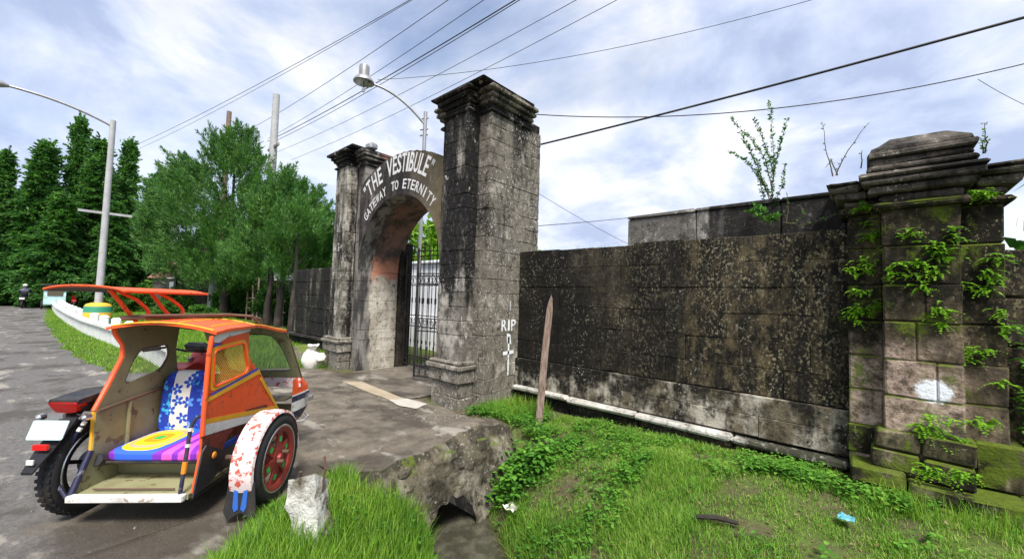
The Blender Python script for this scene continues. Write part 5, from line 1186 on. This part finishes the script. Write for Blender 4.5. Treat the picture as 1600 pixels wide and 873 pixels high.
fence = thing('pole_fence', (-23.5, 6.9, 0), 'rough wooden pole fence under the pines', 'fence')
for i in range(7): MB().tube([(-3+i*.95, .1*(i % 2), -.1), (-3+i*.95+random.uniform(-.2, .2), 0, 1.6+.4*(i % 3))], .045, 6).build('fence_post', MAT['wood'], fence)
for z in (.7, 1.25): MB().tube([(-3.2, 0, z), (0, .05, z+.08), (3, 0, z)], .035, 6).build('fence_rail', MAT['wood'], fence)
# far end of the road: scooter, barrier, kiosk, parked tricycle
sc_ = thing('parked_scooter', (-44, -1.95, 0), 'dark scooter with rider standing far off on the road', 'scooter', RAD(84))
for x in (-.55, .55): MB().lathe([(.18, -.05), (.27, -.045), (.29, 0), (.27, .045), (.18, .05)], (0, x, .29), 'x', 14, closed=True).build('wheel', MAT['rubber'], sc_, smooth=True)
MB().plate(rounded([(-.75, .75), (-.2, .8), (.2, .5), (.45, .95), (.58, 1.0), (.6, .6), (.3, .3), (-.3, .3), (-.6, .5)], .06), lambda q, z, w: (-.16+w, q, z), .32).build('body', MAT['black'], sc_); MB().tube([(-.32, .48, 1.05), (0, .55, 1.02), (.32, .48, 1.05)], .02, 6).build('handlebar', MAT['black'], sc_); MB().box((-.12, -.78, .62), (.12, -.74, .75)).build('tail_panel', MAT['white'], sc_)
ps = thing('person', (-44, -1.95, .78), 'distant person in dark clothes and white cap sitting on the scooter', 'person', RAD(84))
def figure(parent):
    me = bpy.data.meshes.new('body'); J = [(0, -.2, .0), (0, -.16, .28), (0, -.10, .52), (0, -.08, .60), (0, -.06, .74), (-.2, -.1, .5), (-.26, .1, .3), (-.28, .42, .30), (.2, -.1, .5), (.26, .1, .3), (.28, .42, .30), (-.12, .22, .0), (-.14, .26, -.42), (.12, .22, .0), (.14, .26, -.42), (-.14, .40, -.46), (.14, .40, -.46)]
    E_ = [(0, 1), (1, 2), (2, 3), (3, 4), (2, 5), (5, 6), (6, 7), (2, 8), (8, 9), (9, 10), (0, 11), (11, 12), (0, 13), (13, 14), (12, 15), (14, 16)]
    me.from_pydata(J, E_, []); o = bpy.data.objects.new('body', me); COL.objects.link(o); o.parent = parent
    o.modifiers.new('skin', 'SKIN'); sv = me.skin_vertices[0].data; rr = [.15, .15, .16, .07, .11, .07, .055, .04, .07, .055, .04, .09, .06, .09, .06, .045, .045]
    for i, q in enumerate(rr): sv[i].radius = (q, q)
    sv[0].use_root = True; o.modifiers.new('sub', 'SUBSURF').levels = 1; me.materials.append(MAT['navy'])
    MB().lathe([(.115, 0), (.12, .05), (.08, .12), (0, .14)], (0, -.06, .77), 'z', 12).build('cap', MAT['white'], parent, smooth=True)
figure(ps)
br = thing('road_barrier', (-50, -3.4, 0), 'low pale barrier with red band across the far road', 'barrier', RAD(88))
MB().box((-3.2, -.1, .25), (1.6, .1, .75)).build('board', MAT['white'], br); MB().box((-2.6, -.125, .42), (-1.0, -.105, .62)).build('red_band', MAT['fender'], br)
for x in (-3.0, -.8, 1.4): MB().box((x-.06, -.09, 0), (x+.06, .09, .25)).build('leg', MAT['metal'], br)
ki = thing('guard_kiosk', (-47, -5.1, 0), 'small white kiosk with a pale blue roof at the left edge', 'kiosk', RAD(85)); MB().box((-.8, -.7, 0), (.8, .7, 1.5)).build('wall', MAT['whitewash'], ki); MB().box((-.95, -.85, 1.505), (.95, .85, 2.2), 0, .1).build('roof', MAT['plate'], ki); MB().box((-.5, -.73, .75), (.5, -.705, 1.3)).build('window', MAT['black'], ki)
ft = thing('parked_tricycle', (-42, -.55, 0), 'far off tricycle with a black roof at the end of the railing', 'tricycle', RAD(92))
MB().plate(rounded([(-.7, .3), (-.7, 1.0), (-.5, 1.55), (.5, 1.6), (.8, .9), (.8, .3)], .1), lambda q, z, w: (-.5+w, q, z), 1.0).build('sidecar_body', MAT['plate'], ft); MB().box((-.75, -.9, 1.62), (.75, .9, 1.72), .01, .03).build('roof', MAT['black'], ft); MB().box((-.35, -.74, .95), (.35, -.715, 1.4)).build('window', MAT['olive_dark'], ft)
for x, y in ((-.55, .1), (.9, -.5), (.9, .7)): MB().lathe([(.2, -.05), (.3, -.045), (.32, 0), (.3, .045), (.2, .05)], (x, y, .32), 'x', 14, closed=True).build('wheel', MAT['rubber'], ft, smooth=True)
MB().plate(rounded([(-.7, .6), (-.1, .75), (.3, .9), (.6, 1.0), (.6, .5), (-.5, .4)], .08), lambda q, z, w: (.8+w, q, z), .2).build('motorcycle_body', MAT['red'], ft)

# ------------------------------------------------------------------ small things
def blob(name, loc, s, mat, label, cat, seed, rough=.25, seg=14, group=None, sub=None):
    mb = MB(); prof = [(math.sin(t), -math.cos(t)) for t in np.linspace(0.001, math.pi-.001, 10)]; mb.lathe(prof, (0, 0, 0), 'z', seg)
    V = []
    for p in mb.v: q = Vector(p); n = 1+rough*mnoise.fractal(q*1.4+Vector((seed, 0, 0)), 1, 2, 4); V.append((q.x*s[0]*n, q.y*s[1]*n, q.z*s[2]*n))
    mb.v = V; o = mb.build(name, mat, None, smooth=True); o.location = loc; tag(o, label, cat, group); return o
MAT['sackcloth'] = concrete('sackcloth', (.62, .58, .52), (.74, .71, .66), .9, 2, (.4, .35, .3), .3)
sk = thing('sack', (-9.78, 3.93, -.08), 'white plastic sack tied at the top beside the far pillar', 'sack')
mb = MB(); mb.lathe([(0, 0), (.17, .01), (.22, .10), (.23, .22), (.19, .34), (.10, .40), (.06, .43), (.09, .48), (.12, .53), (.05, .52), (0, .5)], (0, 0, 0), 'z', 20); mb.v = [tuple(Vector(p)*(1+.16*mnoise.fractal(Vector(p)*5, 1, 2, 4))+Vector((.25*max(0, p[2]-.35), 0, 0))) for p in mb.v]; mb.build('sack_body', MAT['sackcloth'], sk, smooth=True)
mb = MB(); mb.lathe([(0, 0), (.10, .03), (.12, .10), (.05, .16), (0, .17)], (.22, .1, .18), 'z', 12); mb.v = [tuple(Vector(p)*(1+.2*mnoise.fractal(Vector(p)*6+Vector((3, 0, 0)), 1, 2, 4))) for p in mb.v]; mb.build('sack_ear', MAT['sackcloth'], sk, smooth=True)
stone('rubble', (.03, .03, .024), (.15, .135, .11), (.27, .25, .22), .45, lichen=.3, moss=.3, streak=.3)
blob('boulder', (-10.9, 4.2, .08), (.42, .36, .26), MAT['rubble'], 'dark rounded boulder left of the white sack', 'boulder', 3.3); blob('boulder', (-10.2, 4.55, .0), (.2, .18, .14), MAT['rubble'], 'small stone behind the white sack', 'stone', 5.1)
blob('boulder', (-2.98, 3.62, -.55), (.17, .15, .16), MAT['sand'], 'tan earthy stone at the culvert corner above the water', 'stone', 7.7, .35)
# broken concrete marker with rusty bars, in front of the tricycle wheel
stone('marker', (.06, .05, .035), (.19, .165, .12), (.62, .60, .55), .42, lichen=.4, moss=.15, streak=.2, light_amt=.75)
mk = thing('concrete_stump', (-2.93, 1.25, 0), 'broken whitewashed concrete stump with two rusty rods standing in the grass', 'stump', RAD(38))
mb = MB(); n_s = 9
for i in range(n_s+1):
    t = i/n_s; z = -.12+.49*t; w, d = .118-.02*t, .095-.015*t; tw = -.06*t
    for (a, b) in ((-1, -1), (-.33, -1), (.33, -1), (1, -1), (1, 0), (1, 1), (.33, 1), (-.33, 1), (-1, 1), (-1, 0)):
        zz = z+(.03*a-.06*b*(t > .9))*(t > .6); q = Vector((a*w+tw, b*d, zz)); q += Vector((1, 1, .5))*.022*mnoise.fractal(q*7, 1, 2, 4); mb.v.append(tuple(q))
mb.f = [(i*10+k, i*10+(k+1) % 10, (i+1)*10+(k+1) % 10, (i+1)*10+k) for i in range(n_s) for k in range(10)]+[tuple(n_s*10+k for k in range(10))]; mb.mi = [0]*len(mb.f); mb.build('stump_body', MAT['marker'], mk)
MB().tube([(-.08, -.02, .30), (-.09, -.03, .40), (-.085, -.05, .45)], .008, 6).build('rod', MAT['rust'], mk); MB().tube([(.05, .0, .30), (.065, 0, .46), (.05, .01, .54)], .008, 6).build('rod', MAT['rust'], mk)
# plank leaning upright in the grass
pk = thing('wooden_stake', (-3.40, 4.42, -.05), 'weathered brown wooden stake standing in the grass before the wall', 'stake')
mb = MB(); T = Vector((-.04, .26, 1.80)); cs = [(0, .055, .03), (.5, .052, .028), (.88, .05, .026), (.97, .03, .02), (1.0, .008, .01)]
for s, w, d in cs:
    c = T*s+Vector((.006*math.sin(s*9), 0, -.1*(s == 0)))
    for a, b in ((-1, -1), (1, -1), (1, 1), (-1, 1)): mb.v.append((c.x+a*w*c7*.9-b*d*s7, c.y+a*w*s7*.9+b*d*c7, c.z+(.03*a if s > .95 else 0)))
mb.f = [(i*4+k, i*4+(k+1) % 4, (i+1)*4+(k+1) % 4, (i+1)*4+k) for i in range(4) for k in range(4)]+[(16, 17, 18, 19)]; mb.mi = [0]*len(mb.f); mb.build('stake_body', MAT['wood'], pk)
def crumple(name, x, y, z, s, mat, label, cat='litter'):
    m = MB(); 
    for i in range(6):
        for j in range(6):
            p = Vector((i/5-.5, j/5-.5, 0)); p.z = .35*mnoise.fractal(p*4+Vector((x, y, 0)), 1, 2, 4)+.15; m.v.append((p.x*s, p.y*s, p.z*s))
    m.f = [(i*6+j, i*6+j+1, i*6+j+7, i*6+j+6) for i in range(5) for j in range(5)]; m.mi = [0]*25; o = m.build(name, mat, None); o.location = (x, y, z); tag(o, label, cat)
gz = lambda u, v: float(ground_z(u, v))
q = onv(1322, 790, 4.0)
crumple('plastic_wrapper', q.x, 4.0, gz(q.x, 4.0)+.06, .10, paint('teal', (.07, .32, .38), .4), 'crumpled teal plastic wrapper in the grass before the pier'); crumple('plastic_bag', -2.86, 3.30, -.54, .15, MAT['sackcloth'], 'crumpled white plastic bag at the water edge by the culvert')
q = onv(1535, 868, 3.35); crumple('paper_scrap', q.x, 3.35, gz(q.x, 3.35)+.08, .10, MAT['white'], 'pale paper scrap in the grass at the bottom right')
q = onv(1120, 826, 3.45); lg = MB().tube([(-.13, -.06, 0), (0, 0, .02), (.13, .07, 0)], [.018, .022, .014], 7).build('rotten_log', MAT['bark'], None, smooth=True); lg.location = (q.x, 3.45, gz(q.x, 3.45)+.06); tag(lg, 'short dark rotten log lying in the grass', 'log')
# loose stones on the apron
gs = MB(); n_g = 380; MAT['grit'] = concrete('grit', (.15, .13, .105), (.27, .25, .22), .95)
for i in range(n_g):
    u = random.uniform(-9.5, -3.8); v = random.uniform(-.8, 3.9) if random.random() < .7 else random.uniform(3.0, 4.0)
    if random.random() < .35: u, v = random.uniform(-5.0, -4.0), random.uniform(3.2, 4.1)
    r_ = random.uniform(.004, .014)*(1 if random.random() < .93 else 2.2); z = gz(u, v)+.006
    P = [(u+r_*math.cos(a)*random.uniform(.7, 1.2), v+r_*math.sin(a)*random.uniform(.7, 1.2), z) for a in np.arange(0, 6.2, 1.256)]; P += [(u+(p[0]-u)*.6, v+(p[1]-v)*.6, z+r_*.8) for p in P]
    gs.add(P, [(k, (k+1) % 5, 5+(k+1) % 5, 5+k) for k in range(5)]+[(5, 6, 7, 8, 9)])
o = gs.build('gravel', MAT['grit'], None, recalc=False); tag(o, 'loose pale gravel scattered over the dirt apron', 'gravel', kind='stuff')

# ------------------------------------------------------------------ grass and weeds
def blades(name, P, h, w, mat, lean=.5, label=None):
    n = len(P); a = rng.uniform(0, 6.283, n); side = np.stack([np.cos(a), np.sin(a), np.zeros(n)], 1); d = np.stack([-np.sin(a), np.cos(a), np.zeros(n)], 1)*(rng.uniform(.1, 1, n)*lean)[:, None]
    h = h[:, None]; w = w[:, None]; up_ = np.array([0, 0, 1.0]); m = P+up_*h*.55+d*h*.35; t = P+up_*h*.92+d*h*1.05
    V = np.stack([P-side*w*.5, P+side*w*.5, m-side*w*.42, m+side*w*.42, t], 1).reshape(-1, 3); i = np.arange(n)*5
    F = np.concatenate([np.stack([i, i+1, i+3], 1), np.stack([i, i+3, i+2], 1), np.stack([i+2, i+3, i+4], 1)]); o = npmesh(name, V, F, MAT[mat]); tag(o, label, 'grass', kind='stuff'); return o
def scatter(n, u0, u1, v0, v1, dens=None):
    u = rng.uniform(u0, u1, n); v = rng.uniform(v0, v1, n); k = np.ones(n, bool)
    z = ground_z(u, v); k &= z > -.82
    k &= (v > vedge(u)+.10*wob(u, u*.7, 4.0)-.03) | ((u > -3.34) & (v > 1.2) & (v > vedge(u)))
    k &= ~((u < -3.30) & (u > -4.0) & (v > 1.85) & (v < 4.05)) & ~((v > 5.05) & (u > -4.6) & (u < .9)) & ~((u > -.2) & (u < 1.05) & (v > 4.66)) & ~((u < -4.48) & (u > -6) & (v > 4.08)) & ~((u < -8.3) & (u > -10) & (v > 4.15))
    if dens is not None: k &= rng.uniform(0, 1, n) < dens(u, v)
    return np.stack([u, v, z-.005], 1)[k]
# right bank: short mixed turf with worn earth showing
P = scatter(470000, -3.34, 1.9, .9, 5.1, lambda u, v: np.clip(.62+.45*wob(u, v, 2.2)+.4*wob(u, v+4, 8.0), .05, 1)*np.where(v-vc(u) > 0, 1, 0)*(1-.6*sm(-ground_z(u, v), .55, .8)))
hh = rng.uniform(.015, .075, len(P))*(1+.6*wob(P[:, 0], P[:, 1], 1.7)+.45*wob(P[:, 0]+5, P[:, 1], 9.0))*(1+.9*sm(P[:, 1], 4.7, 4.3)*0); hh *= 1+1.1*sm(-P[:, 2], .2, .6)
blades('turf', P, hh, rng.uniform(.0028, .0055, len(P)), 'grass', 1.25, 'short green turf covering the bank below the wall')
# long grass on the near left bank and along edges
P = scatter(120000, -3.75, -.9, .2, 2.9, lambda u, v: np.where(v-vc(u) < 0, .95, 0)*np.clip(.8+.4*wob(u, v, 2), .2, 1))
hh = rng.uniform(.07, .24, len(P))*(1+.35*wob(P[:, 0], P[:, 1], 2.6))*(.35+.65*sm(P[:, 1]-vedge(P[:, 0]), .0, .35)); blades('long_grass', P, hh, rng.uniform(.003, .0065, len(P)), 'lush', .75, 'tall lush grass around the concrete stump and ditch')
P = scatter(14000, -3.3, 1.9, 2.6, 5.1, lambda u, v: np.clip(-.25+1.0*wob(u, v, 1.5), 0, .8)*np.where(v-vc(u) > .35, 1, 0)); blades('long_grass', P, rng.uniform(.08, .20, len(P)), rng.uniform(.003, .006, len(P)), 'lush', .7, 'tufts of longer grass on the bank before the wall and pier')
P = np.concatenate([scatter(2600, -4.45, -3.6, 4.1, 5.1), scatter(900, -10.6, -9.2, 3.6, 4.3), scatter(700, .0, 1.0, 4.3, 4.66)]); blades('long_grass', P, rng.uniform(.06, .24, len(P)), rng.uniform(.003, .006, len(P)), 'lush', .6, 'tufts of grass at the feet of the gate pillars')
# verge along the railing
P = scatter(170000, -44, -9.8, -1.0, 6.5, lambda u, v: np.clip(1.2-.02*(-u-10), .3, 1)); P[:, 2] += .0
blades('verge_grass', P, rng.uniform(.03, .09, len(P))*(1+(P[:, 1] > 2.2)*1.4), rng.uniform(.006, .014, len(P)), 'lush', 1.2, 'bright green grass verge on both sides of the white railing')
def weeds(name, P, lo, hi, mat, label, nl=(5, 10), spread=.07, hgt=.12):
    C = []; D = []; S = []
    for p in P:
        k = rng.integers(*nl); a = rng.uniform(0, 6.283, k); r = rng.uniform(.2, 1, k)*spread; z = rng.uniform(.2, 1, k)*hgt
        C.append(np.stack([p[0]+r*np.cos(a), p[1]+r*np.sin(a), p[2]+z], 1)); D.append(np.stack([np.cos(a), np.sin(a), rng.uniform(-.4, .35, k)], 1)); S.append(rng.uniform(lo, hi, k))
    C = np.concatenate(C); D = np.concatenate(D); S = np.concatenate(S)[:, None]; D /= np.linalg.norm(D, axis=1, keepdims=True); B = np.cross(D, np.array([0, 0, 1.0])); B /= np.linalg.norm(B, axis=1, keepdims=True); U_ = np.cross(B, D)
    V = np.stack([C-D*S*.5, C-D*S*.2+B*S*.36+U_*S*.10, C+D*S*.18+B*S*.32+U_*S*.09, C+D*S*.55-U_*S*.06, C+D*S*.18-B*S*.32+U_*S*.09, C-D*S*.2-B*S*.36+U_*S*.10], 1).reshape(-1, 3); i = np.arange(len(C))*6
    F = np.concatenate([np.stack([i, i+1, i+2], 1), np.stack([i, i+2, i+3], 1), np.stack([i, i+3, i+4], 1), np.stack([i, i+4, i+5], 1)]); o = npmesh(name, V, F, MAT[mat]); tag(o, label, 'weeds', kind='stuff')
P = np.concatenate([scatter(420, -4.45, -3.35, 4.0, 4.75), scatter(520, -4.4, -.3, 4.50, 4.90, lambda u, v: np.clip(.1+.9*wob(u, v, 3.0), 0, 1)), scatter(1900, -3.3, -1.7, 2.3, 4.3, lambda u, v: np.clip(.35+.8*wob(u, v, 2.5), 0, 1)), scatter(3600, -3.0, 1.5, 2.2, 4.95, lambda u, v: np.clip(.12+.75*wob(u+3, v, 2.6), 0, 1)), scatter(200, -.9, .2, 4.4, 4.66)])
weeds('leafy_weeds', P, .016, .048, 'weed', 'broad leaved green weeds along the wall foot and culvert bank')
P = scatter(500, -3.6, -1.6, .6, 2.6, lambda u, v: np.where(v-vc(u) < -.3, .8, 0)*np.clip(.5+.6*wob(u, v, 2.5), 0, 1)); weeds('leafy_weeds', P, .02, .045, 'weed', 'small leafy weeds among the tall grass by the stump')
P = np.stack([rng.uniform(-3.28, -2.75, 70), rng.uniform(3.35, 3.9, 70), np.zeros(70)], 1); P[:, 2] = ground_z(P[:, 0], P[:, 1]); weeds('leafy_bush', P, .04, .075, 'weed', 'leafy bush with pale green leaves at the right end of the culvert', (10, 18), .12, .30)
# ferns rooted in the pier's joints
C = []; FD = []; FL = []
for (u0, u1, z0, z1, v, n) in ((-.14, .10, 1.75, 2.6, 5.03, 170), (.10, .57, 2.02, 2.40, 4.885, 170), (.20, .50, 1.55, 2.0, 4.885, 60), (.58, .83, 1.6, 2.3, 5.03, 110), (.58, .83, .8, 1.6, 5.03, 90), (.32, .62, .62, .85, 4.86, 120), (-.15, .1, 1.55, 1.72, 5.03, 60), (.33, .6, .35, .5, 4.72, 70), (.6, .82, 2.67, 2.68, 4.97, 60), (-.2, .05, 2.66, 2.67, 4.97, 50)):
    k = max(3, n//14); cu0 = rng.uniform(u0, u1, k); cz0 = rng.uniform(z0, z1, k)
    for q in range(int(n*.75)):                               # one frond: leaflets in pairs along a drooping rib
        i = rng.integers(0, k); p = np.array([cu0[i]+rng.normal(0, .03), v, cz0[i]+rng.normal(0, .02)]); a = rng.uniform(-2.75, -.4); d = np.array([np.cos(a), np.sin(a)*.55, rng.uniform(-.2, .6)]); L_ = rng.uniform(.05, .13); m = 6
        for j in range(1, m+1):
            t = j/m; c = p+d*L_*t+np.array([0, 0, -.55*L_*t*t]); sd_ = np.array([-d[1], d[0], 0]); sd_ /= np.linalg.norm(sd_)+1e-6
            for e in (-1, 1): C.append(c+sd_*e*.011*(1.2-t)); FD.append(sd_*e+d*.5); FL.append(rng.uniform(.016, .028)*(1.15-.5*t))
C = np.array(C); D = np.array(FD); n = len(C); C[:, 1] = np.minimum(C[:, 1], 5.03); D /= np.linalg.norm(D, axis=1, keepdims=True); N = unit(n)*.3+np.array([0, -.45, .8]); l = np.array(FL)
V, F = leaf_quads(C, D, N, l, l*.8); MAT['fern'] = leafmat('fern', [(.2, (.10, .26, .01)), (.6, (.20, .42, .02)), (.95, (.32, .55, .05))], .35); o = npmesh('maidenhair_fern', V, F, MAT['fern']); tag(o, 'bright green ferns and creepers rooted in the pier joints', 'fern', kind='stuff')
# twiggy shrubs rooted on the wall top and pier
def twiggy(name, stems, v, label, leaf, dens, mat='bush', dv=.12):
    base = onv(*stems[0][0], v); t = thing(name, base, label, 'plant'); tw = MB(); LC = []; LD = []
    for pts in stems:
        P = [onv(x, y, v+random.uniform(-dv, dv)*(i > 0))-base for i, (x, y) in enumerate(pts)]; Q = []
        for i in range(len(P)-1):
            for s in (0, .33, .66): Q.append(P[i].lerp(P[i+1], s)+Vector((random.uniform(-1, 1), random.uniform(-1, 1), random.uniform(-1, 1)))*.008)
        Q.append(P[-1]); tw.tube(Q, [.006*(1-.8*i/len(Q)) for i in range(len(Q))], 4)
        Lt = sum((Q[i+1]-Q[i]).length for i in range(len(Q)-1))
        for k in range(int(Lt*dens)):
            s = random.uniform(.12, 1)*(len(Q)-1); i = min(len(Q)-2, int(s)); c = Q[i].lerp(Q[i+1], s-i); d = Vector((random.uniform(-1, 1), random.uniform(-1, 1), random.uniform(-.2, .8))).normalized(); LC.append(c+d*leaf*.6); LD.append(d)
    tw.build('twigs', MAT['twig'], t); LC = np.array(LC); LD = np.array(LD); n = len(LC); l = leaf*rng.uniform(.6, 1.3, n); V, F = leaf_quads(LC, LD, unit(n), l, l*.5); npmesh('leaves', V, F, MAT[mat], t)
twiggy('wall_shrub', [[(1208, 345), (1207, 290), (1210, 240), (1203, 158)], [(1207, 300), (1195, 250), (1175, 220), (1142, 184)], [(1207, 285), (1215, 240), (1230, 185)], [(1205, 320), (1188, 270), (1172, 235), (1155, 205)], [(1206, 310), (1190, 285), (1165, 250), (1138, 236)], [(1208, 270), (1198, 230), (1178, 186)], [(1203, 345), (1190, 300), (1184, 250)], [(1207, 330), (1222, 290), (1226, 255)]], 5.45, 'slender leafy shrub sprouting from the wall top', .036, 165, dv=.14)
twiggy('wall_shrub', [[(1206, 352), (1185, 335), (1168, 330)], [(1206, 352), (1195, 330), (1180, 320)], [(1206, 350), (1215, 335), (1190, 345)]], 5.3, 'low bright creeper at the foot of the wall top shrub', .05, 260, 'weed', .06)
twiggy('wall_shrub', [[(1300, 275), (1292, 240), (1284, 190)], [(1305, 275), (1325, 235), (1358, 192)], [(1310, 275), (1298, 250), (1290, 262)], [(1345, 262), (1347, 235)]], 5.1, 'thin bare twigs with few leaves above the pier shoulder', .03, 26)
twiggy('wall_shrub', [[(1540, 240), (1541, 215), (1538, 192)], [(1536, 240), (1532, 215)]], 5.3, 'small upright weed on the pier cap', .03, 120)
twiggy('wall_shrub', [[(1228, 350), (1232, 322), (1228, 300)], [(1240, 352), (1260, 335), (1250, 320)], [(1225, 348), (1250, 352), (1290, 345)], [(1275, 345), (1300, 338), (1310, 330)]], 5.3, 'dry brown twigs trailing on the wall top', .03, 45, 'weed')
# wall and bushes right of the pier
RO = Vector((2.6, 5.6, 0)); rwl = thing('boundary_wall', RO, 'dark wall stub continuing right of the pier', 'wall')
for i in range(5):
    for k in range(4): block(rwl, (.835+k*.9+.002, 5.35, .2+i*.41), (.835+k*.9+.897, 5.8, .2+i*.41+.40), MAT['wall_dark'], RO, .006, .012)
for (b, s, lab) in (((1.9, 6.6, 1.0), (1.1, 1.1, 1.9), 'leafy bush right of the pier above the dark wall'), ((2.7, 7.5, .8), (1.5, 1.5, 1.8), 'second bush behind the dark wall at the right edge'), ((1.75, 6.25, .4), (.8, .8, 1.7), 'third bush close behind the pier at the right edge')): shrub(b, s, lab, group='bushes right of the pier')
P = np.stack([rng.uniform(.90, 1.6, 240), rng.uniform(5.0, 5.34, 240), rng.uniform(.1, 1.6, 240)], 1); weeds('leafy_weeds', P, .03, .07, 'weed', 'green creeper hanging on the wall right of the pier', (4, 8), .08, .1)

# dead leaves and straw lying in the turf
P = np.concatenate([scatter(2600, -3.3, 1.6, 2.0, 5.0), scatter(500, -3.6, -1.8, .5, 2.4)]); n = len(P); P[:, 2] += rng.uniform(.012, .05, n); D = unit(n); D[:, 2] *= .25; D /= np.linalg.norm(D, axis=1, keepdims=True); N = unit(n)*.35+np.array([0, 0, 1.0]); l = rng.uniform(.015, .045, n)
MAT['litter'] = leafmat('litter', [(.2, (.09, .055, .025)), (.6, (.22, .15, .07)), (.95, (.40, .32, .18))], .15)
V, F = leaf_quads(P, D, N, l, l*rng.uniform(.12, .6, n)); o = npmesh('leaf_litter', V, F, MAT['litter']); tag(o, 'brown dead leaves and straw lying in the turf', 'leaf litter', kind='stuff')

# thin grass rooted along the wall's top edge
n = 500; u = rng.uniform(-4.4, -.2, n); k = rng.uniform(0, 1, n) < np.clip(.15+.8*wob(u, u*.3, 3.5), 0, 1); P = np.stack([u, rng.uniform(5.24, 5.40, n), np.full(n, 2.495)], 1)[k]
blades('wall_top_grass', P, rng.uniform(.02, .09, len(P)), rng.uniform(.003, .006, len(P)), 'grass', .9, 'sparse short grass rooted on top of the long wall')
